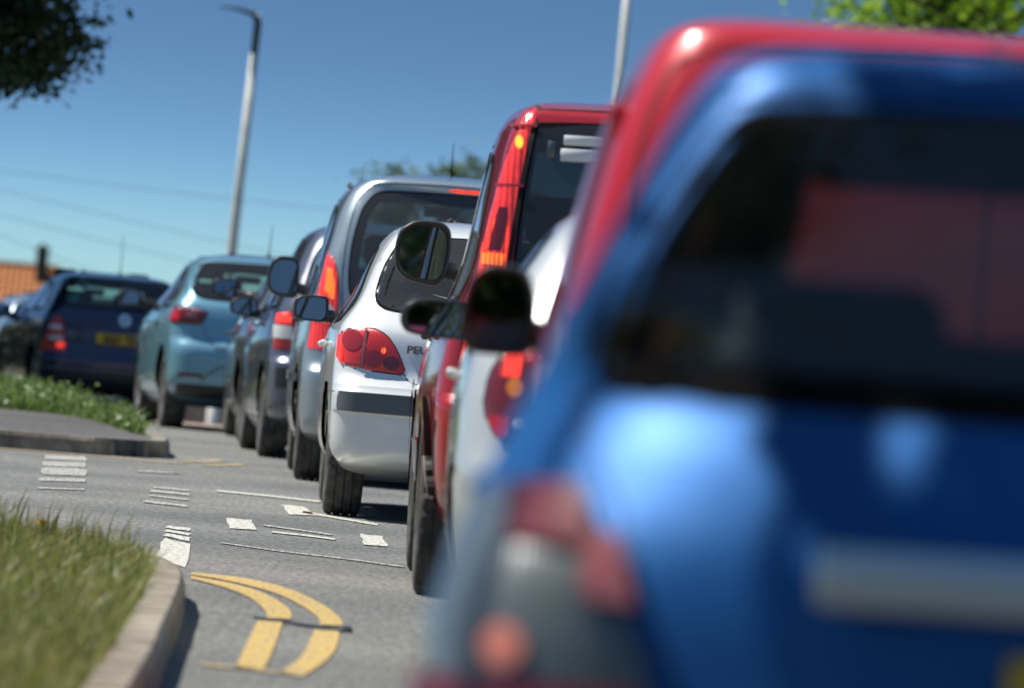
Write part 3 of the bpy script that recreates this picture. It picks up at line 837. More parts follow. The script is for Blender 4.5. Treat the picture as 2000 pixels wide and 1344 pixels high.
def wheel_meshes(r, wd, key, rimcol, cover=False):
    if key in DUMMY: return DUMMY[key]
    n = 96; h = wd / 2
    prof = [(-h * .80, r * .66), (-h * .98, r * .74), (-h * 1.0, r * .84), (-h * .95, r * .93), (-h * .86, r * .975), (-h * .80, r * .985),
            (-h * .52, r), (-h * .50, r * .972), (-h * .42, r * .972), (-h * .40, r), (-h * .05, r * 1.002), (-h * .03, r * .972), (h * .03, r * .972), (h * .05, r * 1.002),
            (h * .40, r), (h * .42, r * .972), (h * .50, r * .972), (h * .52, r), (h * .80, r * .985), (h * .86, r * .975), (h * .95, r * .93), (h * 1.0, r * .84), (h * .98, r * .74), (h * .80, r * .66)]
    vs = []; fs = []
    for i, (x, rr) in enumerate(prof):
        for j in range(n):
            q = rr
            shoulder = i in (4, 5, 6, 17, 18, 19); mid = i in (9, 10, 13, 14)
            if shoulder and j % 3 == 0: q -= r * .022
            if mid and (j + 1) % 3 == 0: q -= r * .010
            a = 2 * math.pi * (j + (.5 if i > 11 else 0)) / n
            vs.append((x, q * math.cos(a), q * math.sin(a)))
    for i in range(len(prof) - 1):
        for j in range(n): fs.append((i * n + j, i * n + (j + 1) % n, (i + 1) * n + (j + 1) % n, (i + 1) * n + j))
    ty = bpy.data.meshes.new('tyre'); ty.from_pydata(vs, [], fs); ty.materials.append(M['tyre'])
    ty.polygons.foreach_set('use_smooth', [(f < 4 * n or f > 18 * n) for f in range(len(fs))])
    g = Geo()
    g.lathe_x([(h * .78, r * .66), (-h * .4, r * .62), (-h * .78, r * .60), (-h * .82, r * .67), (-h * .78, r * .685), (-h * .70, r * .66)], 40)
    g.lathe_x([(-h * .62, .001), (-h * .66, r * .06), (-h * .66, r * .16), (-h * .55, r * .19), (-h * .1, r * .19)], 24)
    ns = 7 if cover else 5
    for k in range(ns):
        a = 2 * math.pi * k / ns
        for da in ((0,) if cover else (-.13, .13)):
            rot = Matrix.Rotation(a + da, 3, 'X')
            g.add([rot @ Vector(v) for v in ((-h * .62, r * (-.075 if cover else -.045), r * .15), (-h * .62, r * (.075 if cover else .045), r * .15), (-h * .76, r * (.11 if cover else .05), r * .63), (-h * .76, r * (-.11 if cover else -.05), r * .63),
                                      (-h * .40, r * -.05, r * .15), (-h * .40, r * .05, r * .15), (-h * .50, r * .06, r * .63), (-h * .50, r * -.06, r * .63))],
                  [(0, 1, 2, 3), (7, 6, 5, 4), (0, 4, 5, 1), (1, 5, 6, 2), (2, 6, 7, 3), (3, 7, 4, 0)])
    rm = bpy.data.meshes.new('rim'); rm.from_pydata(g.v, [], g.f); rm.materials.append(rimcol)
    g = Geo(); g.lathe_x([(-h * .2, .001), (-h * .2, r * .5), (h * .1, r * .5), (h * .1, .001)], 24)
    g.lathe_x([(h * .1, r * .3), (h * 1.4, r * .3), (h * 1.4, .001)], 12)
    bk = bpy.data.meshes.new('wheel'); bk.from_pydata(g.v, [], g.f); bk.materials.append(M['steel'])
    DUMMY[key] = (ty, rm, bk)
    return DUMMY[key]

def door_mirror(c, centre, wd, ht, side, shellm, poly=None, yawdeg=12, gl=(.85, .84, 0), depth=.13, glassdrop=.010):
    """housing with a recessed glass facing back along the queue, on an arm"""
    wd2, ht2 = wd / 2, ht / 2
    poly = poly or [(-1, -.75), (-.72, -1), (.75, -.86), (1, -.55), (1, .6), (.7, 1), (-.6, 1), (-1, .62)]
    pl = chaikin(poly, 3)
    rot = Matrix.Rotation(R(yawdeg), 3, 'Z') if side < 0 else Matrix.Rotation(R(-yawdeg), 3, 'Z')
    def tr(x, y, z): return rot @ Vector((x * (1 if side < 0 else -1), y, z)) + Vector(centre)
    n = len(pl); vs = []; fs = []
    prof = [(.0, .022), (.80, .022), (.86, .0), (.90, -.006), (.97, -.008), (1.0, .004), (1.02, .03), (.98, .065), (.86, .10), (.60, .125), (.25, .134), (.0, .136)]
    for k, (sc_, y) in enumerate(prof):
        for x, z in pl: vs.append(tr(x * wd2 * sc_, y * depth / .13, z * ht2 * sc_))
    for k in range(len(prof) - 1):
        for j in range(n): fs.append((k * n + j, k * n + (j + 1) % n, (k + 1) * n + (j + 1) % n, (k + 1) * n + j))
    if side > 0: fs = [tuple(reversed(f)) for f in fs]
    h = mesh('door_mirror', vs, fs, shellm, c.root)
    gv = [tr(x * wd2 * gl[0], glassdrop + z * ht2 * gl[1] * .05, (z * gl[1] + gl[2]) * ht2) for x, z in pl]
    mesh('mirror_glass', gv, [tuple(range(n)) if side < 0 else tuple(reversed(range(n)))], M['mirror'], h, smooth=False)
    g = Geo()
    a0 = tr(wd2 * .75, .05, -ht2 * .45)
    sk = c.pt('S', centre[1] + .10, max(.6, centre[2] - ht2 * .75), side)
    sk.x -= side * .02
    g.tube([a0, a0.lerp(sk, .55) + Vector((0, 0, .008)), sk], [.036, .034, .045], 10)
    g.build('mirror_arm', M['black'], h)
    return h

def make_car(sp):
    c = Car(sp); H, Lc = c.H, c.L; root = c.root
    c.build_body()
    # glazing
    gm = M[sp.get('glass', 'glass')]; gr = M[sp.get('rear_glass', sp.get('glass', 'glass'))]
    for p in sp['rear_win']:
        wn = c.patch('rear_window', 'R', p, .0045, gr, n=16, skirt=0)
        c.ring('window_seal', 'R', p, sp.get('frit', .03), .010, .002, M['seal'], wn)
    for p in sp['side_win']:
        for sd in (-1, 1):
            wn = c.patch('side_window', 'S', p, .0015, gm, side=sd, n=10, skirt=0)
            c.ring('window_seal', 'S', p, .014, .016, .0035, M['seal'], wn, side=sd)
    wn = c.patch('windscreen', 'F', sp['screen'], .0015, M['glass'], n=12, skirt=0)
    c.ring('window_seal', 'F', sp['screen'], .03, .015, .0035, M['seal'], wn)
    # panel gaps
    for p in [sp['tailgate']]:
        zm_ = sp.get('gap_top', 9)
        k_ = next((i for i in range(len(p)) if p[i][1] > zm_), None)
        q_ = p + [p[0]]
        if k_ is not None:
            k_ = max(range(len(p)), key=lambda i: p[i][1]); q_ = [t for t in p[k_:] + p[:k_] if t[1] <= zm_]
        c.strip('panel_gap', 'R', q_, sp.get('gap_w', .005), .0012, M['gap'])
    for p in sp['doors']:
        for sd in (-1, 1): c.strip('panel_gap', 'S', p + [p[0]], .007, .0012, M['gap'], side=sd)
    for sd in (-1, 1):
        for hx, hz in sp['handles']:
            pz = c.pt('S', hx, hz, sd)
            rbox('door_handle', (pz.x + sd * .018, hx, hz), (.03, .17, .03), .012, sp.get('handle_m', sp['paint']), root)
    # wheels
    r, wd = sp['wr'], sp.get('ww', .195)
    ty, rm, bk = wheel_meshes(r, wd, (r, wd, sp.get('rim', 'alloy'), sp.get('cover', False)), M[sp.get('rim', 'alloy')], sp.get('cover', False))
    for wy in (sp['wy'], sp['wy'] + sp['wb']):
        for sd in (-1, 1):
            hw = abs(c.pt('S', wy, r + .35, -1).x) - wd / 2 - sp.get('inset', .03)
            wh = bpy.data.objects.new('wheel', bk); link(wh, root)
            wh.location = (sd * hw, wy, r); wh.rotation_euler = (random.uniform(0, 6), 0, 0 if sd < 0 else math.pi)
            for nm, me in (('tyre', ty), ('rim', rm)): link(bpy.data.objects.new(nm, me), wh)
            # inner arch liner
            g = Geo(); ra = r + .07; n = 20; vs = []
            x0, x1 = sd * (hw - wd * .9), sd * (hw + wd / 2 + .005)
            for j in range(n + 1):
                a = R(0) + R(152) * j / n
                vs += [(x0, wy + ra * math.cos(a), r + ra * math.sin(a)), (x1, wy + ra * math.cos(a), r + ra * math.sin(a))]
            g.add(vs, [(2 * j, 2 * j + 1, 2 * j + 3, 2 * j + 2) for j in range(n)])
            k = len(g.v); g.v.append((x0, wy, r))
            g.f += [(k, 2 * j, 2 * j + 2) for j in range(n)]
            g.build('wheel_arch', M['under'], root)
    # underbody
    g = Geo()
    wu = c.tw(.25) * .93
    y0, y1 = sp['wy'] + r + .1, sp['wy'] + sp['wb'] - r - .1
    g.box((0, (y0 + y1) / 2, .27), (wu * 2, y1 - y0, .12))
    g.box((0, (.25 + y0) / 2, .37), (wu * 1.32, y0 - .25, .14)); g.box((0, (y1 + Lc - .25) / 2, .34), (wu * 1.3, Lc - .25 - y1, .16))
    g.tube([(-wu * .8, sp['wy'], r), (wu * .8, sp['wy'], r)], .045, 8)
    g.tube([(wu * .35, .12, .27), (wu * .35, .5, .27), (.1, 1.2, .24)], .03, 8)
    g.tube([(-.25, .45, .27), (.35, .45, .27)], .09, 10)
    g.build('underbody', M['under'], root, False)
    # cabin
    hz = sp.get('belt', .95)
    g = Geo(); g.box((0, Lc * .5 - .1, hz - .50), (c.tw(.6) * 1.75, Lc * .55, .05)); g.build('cabin_floor', M['liner'], root, False)
    sy = sp['wy'] + sp['wb'] * .5; hs = hz; hz = hz - sp.get('seat_drop', 0)
    for sx in (-.37, .37):
        st = rbox('seat', (sx, sy - .05, hz - .05), (.46, .13, .62), .06, M['seat'], root, Matrix.Rotation(R(14), 3, 'X'))
        rbox('seat_cushion', (sx, sy + .22, hz - .36), (.48, .5, .16), .06, M['seat'], st)
        rbox('headrest', (sx, sy - .15, hz + .37), (.25, .10, .19), .06, M['seat'], st, Matrix.Rotation(R(8), 3, 'X'))
    hz = hs
    ry = sp.get('bench_y', sp['wy'] + .10)
    if ry > .75: rbox('parcel_shelf', (0, (ry + .30) / 2 - .02, hz - .20), (1.2, ry - .42, .02), .008, M['black'], root)
    st = rbox('rear_seat', (0, ry, hz - .10), (1.22, .14, .50), .06, M['seat'], root, Matrix.Rotation(R(16), 3, 'X'))
    for sx in sp.get('rear_rests', (-.36, .36)):
        rbox('headrest', (sx, ry - .07, hz + sp.get('rest_up', .20)), (.27, .10, .17), .07, M['seat'], st)
    yd = Lc - sp['dc'] - .1
    rbox('dashboard', (0, yd - .12, hz - .07), (1.32, .42, .22), .07, M['black'], root)
    g = Geo(); cy, cz = yd - .48, hz - .02
    rr = .18; g.tube([(.37 + rr * math.cos(a), cy - .07 * math.sin(a), cz + rr * math.sin(a)) for a in [2 * math.pi * i / 20 for i in range(21)]], .013, 6)
    g.tube([(.37 - rr, cy, cz), (.37, cy + .02, cz), (.37 + rr, cy, cz)], .018, 6); g.tube([(.37, cy + .02, cz), (.37, yd - .2, cz - .05)], .03, 6)
    g.build('steering_wheel', M['black'], root)
    zm = H - .20; pm_ = c.pt('F', 0, zm)
    rbox('interior_mirror', (0, pm_.y - .10, zm), (.22, .03, .065), .02, M['black'], root)
    # door mirrors
    mx, my, mzz, mw, mh = sp['mir']
    for sd in (-1, 1):
        door_mirror(c, (sd * mx, my, mzz), mw, mh, sd, sp.get('mir_m', M['black']), sp.get('mir_poly'), sp.get('mir_yaw', 5), sp.get('mir_gl', (.85, .84, 0)))
    # front lamps, grille and plates
    for sd in (-1, 1):
        hl = c.patch('headlamp', 'F', [(sd * .42, .60), (sd * .72, .66), (sd * .74, .74), (sd * .50, .73)], .004, M['clear_lens'], n=8)
    c.patch('grille', 'F', [(-.32, .52), (.32, .52), (.34, .66), (-.34, .66)], .004, M['black'], n=6)
    p_ = c.pt('F', 0, .42); rbox('number_plate', (0, p_.y + .012, .42), (.52, .014, .11), .004, M['plate_w'], root, seg=1)
    return c
def lamp_pair(c, name, poly, m, off=.004, bulge=.012, subs=(), n=10, label=None):
    """tail lamp on both sides; subs: (name, polygon, material, offset)"""
    for sd in (-1, 1):
        pl = [(x * -sd, z) for x, z in poly]
        o = c.patch(name, 'R', pl, off, m, n=n, bulge=bulge)
        c.ring('lamp_seal', 'R', pl, .0, .006, off * .5, M['gap'], o)
        for nm, sp_, mm, of in subs: c.patch(nm, 'R', [(x * -sd, z) for x, z in sp_], of, mm, o, n=6, skirt=.006)
def yf_default(L_, H, zc, dc, dt):
    return [(.15, L_ - .16), (.26, L_ - .03), (.45, L_), (.60, L_ - .02), (zc - .26, L_ - .12), (zc - .16, L_ - .34), (zc - .07, L_ - .72), (zc, L_ - dc), (zc + .03, L_ - dc - .06),
            (H - .13, L_ - dt), (H - .06, L_ - dt - .16), (H - .025, L_ - dt - .40), (H, L_ - dt - .80)]
def screen_poly(zc, H, w0, w1): return mirror_poly([(0, zc + .03), (-w0, zc + .05), (-w1, H - .13), (0, H - .115)])
def std(L_, H, zc, dc, dt, belt, wy, wb, wr, zb=None, dlo_top=None, rear_end=None):
    """common side layout of a five-door car: two doors, quarter light, arches"""
    dt_ = dlo_top or H - .14; b0 = belt
    ym = wy + wb * .50; yd = L_ - dc - .28; re = rear_end if rear_end is not None else wy - .10
    d = {}
    d['side_win'] = [chaikin([(ym + .04, b0), (yd, b0 - .02), (yd - (dc * .0 + (dt - dc) * .70), dt_), (ym + .04, dt_)], 1),
                     chaikin([(wy + .42, b0 + .015), (ym - .04, b0), (ym - .04, dt_), (wy + .36, dt_ - .01)], 1),
                     chaikin([(re, b0 + .05), (wy + .34, b0 + .02), (wy + .29, dt_ - .012), (re + .30, dt_ - .05)], 1)]
    d['doors'] = [[(ym, .27), (yd + .18, .27), (yd + .18, b0 - .10), (yd + .06, b0 + .02), (yd - (dt - dc) * .72 - .02, dt_ + .035), (ym, dt_ + .035)],
                  [(wy + wr + .12, .27), (ym, .27), (ym, dt_ + .035), (wy + .30, dt_ + .03), (wy + .38, b0), (wy + wr * .8, wr + .42)]]
    d['handles'] = [(ym + .14, b0 - .10), (wy + .52, b0 - .09)]
    d['screen'] = screen_poly(zc, H, .60, .50)
    d['bonnet'] = mirror_poly([(0, zc - .20), (-.55, zc - .20), (-.62, zc - .02), (0, zc - .02)])
    d.update(L=L_, H=H, wy=wy, wb=wb, wr=wr, belt=belt, dc=dc, yf=yf_default(L_, H, zc, dc, dt), z0=.19)
    return d
def plate(c, z, text, dx=0.0, m='plate_y', hz=.11):
    p_ = c.pt('R', dx, z); n_ = c.nrm('R', dx, z); ang = math.atan2(-n_.z, -n_.y) if False else math.asin(max(-1, min(1, n_.z)))
    o = rbox('number_plate', (dx, p_.y - .012, z), (.52, .012, hz), .003, M[m], c.root, Matrix.Rotation(-ang, 3, 'X'), seg=1)
    if text: text_obj('plate_letter', text, .108, M['ink'], o, (dx, p_.y - .0195, z - .038), ext=.001, align='CENTER', sx=.80, bold=.005)
    return o
def wiper(c, z, x0, x1, dz=.25):
    g = Geo()
    pts = [c.pt('R', lerp(x0, x1, t), z + dz * t) + c.nrm('R', lerp(x0, x1, t), z + dz * t) * (.022) for t in (0, .3, .6, 1)]
    g.tube(pts, .006, 6); g.tube([c.pt('R', x0, z), pts[0]], .012, 8)
    g.build('rear_wiper', M['black'], c.root)
def antenna(c, y, ln, lean=.25):
    z = c.H - .004; g = Geo()
    g.tube([(0, y, z - .01), (0, y - .01, z + .03)], [.016, .008], 8)
    g.tube([(0, y - .01, z + .02), (0, y - ln * lean, z + ln)], [.005, .0028], 6)
    g.build('aerial', M['black'], c.root)

P_ = {}
P_['silver'] = paint('silver_paint', (0.78, 0.80, 0.79), .25, .34, .25)
P_['grey'] = paint('blue_grey_paint', (0.34, 0.41, 0.45), .55, .34, .5)
P_['purple'] = paint('dusky_violet_paint', (0.105, 0.118, 0.165), .4, .34, .55)
P_['teal'] = paint('teal_blue_paint', (0.18, 0.40, 0.52), .30, .34, .4)
P_['navy'] = paint('navy_paint', (0.010, 0.014, 0.060), .25, .3, .25)
P_['pale'] = paint('pale_blue_paint', (0.25, 0.33, 0.42), .4, .34, .3)
P_['red'] = paint('red_paint', (0.42, 0.012, 0.018), .15, .3, .35)
P_['scarlet'] = paint('scarlet_paint', (0.52, 0.012, 0.02), .1, .3, .2, .06)
P_['white'] = paint('silver_white_paint', (0.66, 0.69, 0.68), .35, .32, .35)
P_['blue'] = paint('royal_blue_paint', (0.009, 0.098, 0.31), .35, .42, .12, .30)
P_['blue'].node_tree.nodes['Principled BSDF'].inputs['Coat Weight'].default_value = 0.18
P_['blue'].node_tree.nodes['Principled BSDF'].inputs['Specular IOR Level'].default_value = 0.15
P_['slate'] = paint('slate_paint', (0.11, 0.12, 0.14), .4, .34, .5)

# --- silver hatchback in focus
sp = std(4.20, 1.53, .99, 1.15, 2.05, .95, .75, 2.60, .315, dlo_top=1.38, rear_end=.52)
sp.update(name='hatchback_car', label='silver hatchback with large round-edged red tail lamps and a grey bumper strip', cat='car', pos=(-.045, 37.15), zs=1.02, yaw=2.6, paint=P_['silver'],
    yr=[(.19, .60), (.26, .10), (.30, .03), (.36, .012), (.50, 0), (.535, -.004), (.54, -.016), (.63, -.016), (.638, 0), (.665, .015), (.70, .055), (.74, .075), (.80, .085), (.93, .115), (.97, .145), (1.02, .20), (1.06, .245), (1.27, .37), (1.40, .48), (1.45, .54), (1.49, .70), (1.515, .95), (1.53, 1.35)],
    w=[(.19, .70), (.27, .80), (.34, .845), (.45, .862), (.64, .868), (.80, .865), (.95, .845), (1.02, .80), (1.09, .755), (1.27, .685), (1.38, .63), (1.44, .58), (1.48, .52), (1.51, .42), (1.53, .22)],
    rc=[(.2, .20), (.3, .16), (.66, .15), (.95, .20), (1.1, .14), (1.53, .14)],
    rear_win=[chaikin(mirror_poly([(0, 1.035), (-.57, 1.045), (-.655, 1.09), (-.615, 1.26), (-.555, 1.375), (-.46, 1.42), (0, 1.432)]), 2)],
    tailgate=chaikin(mirror_poly([(0, .685), (-.40, .69), (-.46, .70), (-.52, .80), (-.575, .90), (-.64, .985), (-.69, 1.06), (-.67, 1.18), (-.635, 1.30), (-.585, 1.41), (-.47, 1.455), (0, 1.465)]), 3),
    mir=(.935, 2.36, 1.03, .19, .14), mir_poly=[(-1, -.45), (-.8, -.9), (.6, -1), (1, -.85), (1, .8), (.75, 1), (-.5, .95), (-.95, .6)],
    zkeys=[.535, .54, .63, .638, .665], bump_top=.66, gap_w=.005, gap_top=.80, frit=.045, rear_glass='tint', handle_m=P_['silver'])
silver = c = make_car(sp)
lamp_pair(c, 'tail_lamp', chaikin([(-.80, .935), (-.66, .955), (-.585, .925), (-.53, .86), (-.47, .735), (-.60, .742), (-.765, .752), (-.81, .80), (-.822, .87)], 1), M['bright_red'], .003, .012, [
    ('indicator_lens', ellipse(-.745, .885, .05, .05), M['smoke_red'], .0165), ('fog_lens', ellipse(-.64, .80, .047, .045), M['smoke_red'], .0165),
    ('reversing_lens', ellipse(-.548, .785, .043, .036), M['smoke'], .0150), ('bulb_or_glint', ellipse(-.592, .845, .010, .016, 10), M['lit_orange'], .0165), ('side_lens', [(-.818, .80), (-.79, .765), (-.79, .91), (-.815, .91)], M['lit_red'], .0135), ('reflector_strip', [(-.705, .76), (-.688, .76), (-.678, .94), (-.690, .94)], M['pink_lens'], .0165)], n=14)
c.patch('bumper_strip', 'R', chaikin([(-.845, .545), (-.83, .535), (.83, .535), (.845, .545), (.845, .62), (.83, .632), (-.83, .632), (-.845, .62)], 1), .004, M['grey_plastic'], n=40)
pt_ = c.pt('R', -.47, .85)
text_obj('letter', 'PEUGEOT', .052, M['letter'], c.root, (-.478, pt_.y - .006, .845), ext=.004, sx=1.22, bold=.0015)
text_obj('letter', '307', .052, M['letter'], c.root, (.36, pt_.y - .006, .845), ext=.004, sx=1.2, bold=.0015)
c.patch('badge', 'R', ellipse(0, .90, .035, .04), .006, M['chrome'], n=8)
plate(c, .79, None)
g = Geo()
for k in range(4): g.box((-.475 + .012 * k, c.pt('R', -.46, 1.135 + .012 * k).y - .004, 1.117 + .013 * (k % 3)), (.05 - .008 * k, .002, .011), Matrix.Rotation(R(-18), 3, 'Y'))
g.build('window_sticker', M['white'], c.root, False)
wiper(c, 1.06, 0, -.36, .07)
c.patch('high_brake_lamp', 'R', [(-.12, 1.455), (.12, 1.455), (.12, 1.475), (-.12, 1.475)], .004, M['red_lens'], n=6)

# --- blue-grey people carrier
sp = std(4.35, 1.91, 1.10, 1.05, 1.75, 1.06, .70, 2.75, .325, dlo_top=1.68, rear_end=.34)
sp.update(name='people_carrier', label='tall blue-grey people carrier with a lit narrow tail lamp beside its rear window', cat='car', pos=(-.385, 44.8), zs=1.018, yaw=3.1, paint=P_['grey'],
    yr=[(.19, .6), (.28, .1), (.36, 0), (.62, -.01), (.66, .0), (.72, .05), (.80, .07), (1.05, .10), (1.3, .15), (1.6, .24), (1.76, .30), (1.80, .31), (1.835, .30), (1.86, .34), (1.885, .55), (1.91, 1.1)],
    w=[(.19, .80), (.30, .87), (.45, .90), (.70, .905), (.95, .885), (1.2, .835), (1.45, .775), (1.65, .725), (1.76, .67), (1.82, .60), (1.86, .50), (1.89, .36), (1.91, .2)],
    rc=[(.2, .2), (.7, .15), (1.3, .12), (1.7, .14), (1.91, .14)],
    rear_win=[chaikin(mirror_poly([(0, 1.08), (-.54, 1.08), (-.615, 1.14), (-.63, 1.27), (-.62, 1.46), (-.575, 1.66), (-.50, 1.76), (-.40, 1.775), (0, 1.785)]), 2)],
    tailgate=chaikin(mirror_poly([(0, .66), (-.60, .66), (-.655, .75), (-.655, 1.05), (-.675, 1.25), (-.66, 1.48), (-.62, 1.70), (-.52, 1.825), (0, 1.84)]), 3),
    mir=(.975, 2.55, 1.225, .205, .26), mir_poly=[(-1, .1), (-.92, -.55), (-.5, -.9), (.7, -1), (1, -.85), (1, .7), (.75, 1), (-.35, 1), (-.8, .7)],
    zkeys=[.66], bump_top=.66, frit=.05, rear_glass='tint', rim='alloy', cover=True, handle_m=M['black'], ww=.19)
mpv = c = make_car(sp)
lamp_pair(c, 'tail_lamp', [(-.772, 1.39), (-.735, 1.355), (-.70, 1.25), (-.685, 1.12), (-.69, .98), (-.70, .80), (-.845, .80), (-.835, .95), (-.815, 1.10), (-.79, 1.26)], M['glow_red'], .003, .010, [
    ('lit_lens', [(-.757, 1.29), (-.728, 1.28), (-.712, 1.20), (-.706, 1.10), (-.745, 1.115), (-.765, 1.15)], M['lit_orange'], .013),
    ('reversing_lens', [(-.795, 1.12), (-.70, 1.05), (-.70, .96), (-.82, .96)], M['clear_lens'], .013)], n=12)
c.patch('high_brake_lamp', 'R', chaikin([(-.06, 1.800), (.16, 1.800), (.16, 1.822), (-.06, 1.822)], 1), .006, M['lit_red'], n=6)
for sd in (-1, 1):
    g = Geo(); pts = [c.pt('S', y, 1.79, sd) + Vector((0, 0, .022)) for y in (.85, 1.0, 1.3, 1.7, 2.0)]
    pts[0].z -= .022; pts[-1].z -= .022
    g.tube(pts, .011, 8); g.build('roof_rail', M['black'], c.root)
plate(c, .60, None)
wiper(c, 1.12, 0, -.40, .05)
c.strip('waist_moulding', 'S', [(.5, .62), (1.0, .62)], .05, .006, M['black']); c.strip('waist_moulding', 'S', [(1.55, .62), (3.0, .62)], .06, .008, M['grey_plastic'])
antenna(c, 1.6, .22, .25)

# --- red tall van-like car with vertical lamps
sp = std(4.25, 1.875, 1.10, .95, 1.60, 1.06, .72, 2.62, .335, dlo_top=1.66, rear_end=.30)
sp.update(name='estate_van', label='dark red tall estate with long vertical red tail lamps and tinted rear glass', cat='car', zs=1.012, pos=(.602, 26.95), yaw=1.95, tilt=-1.2, dz=.012, paint=P_['red'],
    yr=[(.19, .5), (.36, .06), (.44, 0), (.62, -.02), (.72, -.01), (.76, .03), (1.1, .07), (1.5, .15), (1.76, .22), (1.815, .26), (1.84, .38), (1.86, .7), (1.875, 1.2)],
    w=[(.19, .78), (.34, .84), (.5, .865), (.75, .875), (.93, .85), (1.08, .80), (1.24, .745), (1.53, .69), (1.735, .645), (1.79, .615), (1.83, .57), (1.856, .45), (1.875, .2)],
    rc=[(.2, .18), (.72, .14), (1.15, .07), (1.875, .07)], bow=[(.2, .10), (.8, .07), (1.2, .04), (1.875, .03)],
    rear_win=[chaikin(mirror_poly([(0, 1.06), (-.575, 1.06), (-.59, 1.13), (-.575, 1.36), (-.555, 1.56), (-.525, 1.745), (-.515, 1.757), (0, 1.77)]), 1)],
    tailgate=mirror_poly([(0, .76), (-.61, .76), (-.62, 1.08), (-.595, 1.36), (-.575, 1.56), (-.545, 1.765), (-.525, 1.815), (0, 1.825)]),
    mir=(.875, 2.45, 1.285, .225, .255), mir_poly=[(-1, .15), (-.95, -.5), (-.55, -.85), (.55, -1.02), (.85, -.7), (1, .1), (.95, .75), (.6, 1), (-.35, 1), (-.85, .7)], mir_yaw=2,
    zkeys=[.72, .76], bump_top=.74, frit=.012, glass='tint', rear_glass='dark_glass', ww=.215, inset=-.015, handle_m=M['black'])
crv = c = make_car(sp)
lamp_pair(c, 'tail_lamp', [(-.535, 1.82), (-.572, 1.775), (-.607, 1.71), (-.645, 1.60), (-.685, 1.41), (-.715, 1.24), (-.735, 1.09), (-.77, .87), (-.63, .87), (-.625, 1.09), (-.605, 1.27), (-.585, 1.47), (-.556, 1.675), (-.535, 1.775)], M['glow_red'], .003, .010, [
    ('lit_lens', [(-.698, 1.275), (-.62, 1.275), (-.625, 1.235), (-.703, 1.235)], M['lit_orange'], .0145),
    ('lit_lens', [(-.702, 1.275), (-.686, 1.275), (-.655, 1.42), (-.668, 1.42)], M['lit_red'], .0135),
    ('lit_lens', [(-.630, 1.275), (-.618, 1.275), (-.612, 1.39), (-.620, 1.365)], M['lit_red'], .0135),
    ('dark_lens', [(-.680, 1.285), (-.638, 1.285), (-.618, 1.40), (-.620, 1.445), (-.650, 1.445)], M['deep_red'], .0135),
    ('bulb_or_glint', ellipse(-.590, 1.685, .013, .024, 12), M['lit_yellow'], .0135),
    ('lit_lens', [(-.755, .90), (-.70, .90), (-.69, .98), (-.745, .98)], M['lit_red'], .0135),
    ('lamp_divider', [(-.68, 1.522), (-.568, 1.522), (-.566, 1.531), (-.678, 1.531)], M['smoke_red'], .014),
    ('lamp_divider', [(-.62, 1.742), (-.53, 1.742), (-.53, 1.750), (-.62, 1.750)], M['smoke_red'], .014)], n=22)
for sd in (-1, 1):
    c.strip('lamp_edge', 'R', [(sd * .626, 1.05), (sd * .603, 1.29), (sd * .582, 1.49), (sd * .553, 1.685), (sd * .528, 1.82)], .018, .008, M['gap'])
rbox('glass_patch', (-.36, c.pt('R', -.36, 1.70).y - .008, 1.705), (.14, .006, .035), .002, M['white'], c.root, seg=1)  # small white and grey flat patches on the rear glass
rbox('glass_patch', (-.37, c.pt('R', -.37, 1.65).y - .008, 1.65), (.14, .006, .046), .002, M['white'], c.root, seg=1)
rbox('glass_patch', (-.475, c.pt('R', -.475, 1.66).y - .008, 1.665), (.028, .006, .065), .002, M['grey_lens'], c.root, seg=1)
for wy in (sp['wy'], sp['wy'] + sp['wb']):
    for sd in (-1, 1):
        pts = [(wy + .41 * math.cos(R(a)), .335 + .41 * math.sin(R(a))) for a in range(-8, 190, 9)]
        c.strip('arch_flare', 'S', pts, .07, .030, P_['red'], side=sd)
for sd in (-1, 1):
    c.strip('side_moulding', 'S', [(1.28, .50), (2.85, .50)], .13, .014, M['grey_plastic'], side=sd)
c.patch('bumper_strip', 'R', [(-.84, .48), (.84, .48), (.84, .66), (-.84, .66)], .006, M['black'], n=24)
plate(c, .98, None)

# --- slate-violet hatchback
sp = std(4.25, 1.70, 1.03, 1.1, 1.95, 1.02, .72, 2.45, .31, dlo_top=1.55, rear_end=.42)
sp.update(name='hatchback_car', label='slate-violet hatchback with stacked red and white tail lamps behind the blue-grey people carrier', cat='car', pos=(-.83, 51.1), yaw=5.4, paint=P_['purple'],
    yr=[(.19, .6), (.28, .1), (.36, 0), (.60, -.01), (.68, .0), (.71, .05), (1.0, .09), (1.1, .12), (1.45, .32), (1.58, .42), (1.63, .50), (1.67, .8), (1.70, 1.3)],
    w=[(.19, .76), (.30, .83), (.5, .855), (.75, .86), (.95, .83), (1.05, .80), (1.3, .70), (1.5, .62), (1.6, .55), (1.65, .45), (1.68, .34), (1.70, .2)],
    rear_win=[chaikin(mirror_poly([(0, 1.08), (-.55, 1.08), (-.63, 1.14), (-.57, 1.40), (-.49, 1.55), (0, 1.58)]), 2)],
    tailgate=chaikin(mirror_poly([(0, .70), (-.58, .70), (-.66, .80), (-.68, 1.06), (-.62, 1.40), (-.54, 1.60), (0, 1.62)]), 3),
    mir=(.90, 2.40, 1.04, .21, .15), mir_poly=[(-1, -.1), (-.85, -.75), (.8, -1), (1, -.8), (.95, .7), (.6, 1), (-.5, .9), (-.95, .5)],
    zkeys=[.68], bump_top=.68, frit=.03, cover=True, rear_glass='tint', inset=.015)
c = make_car(sp)
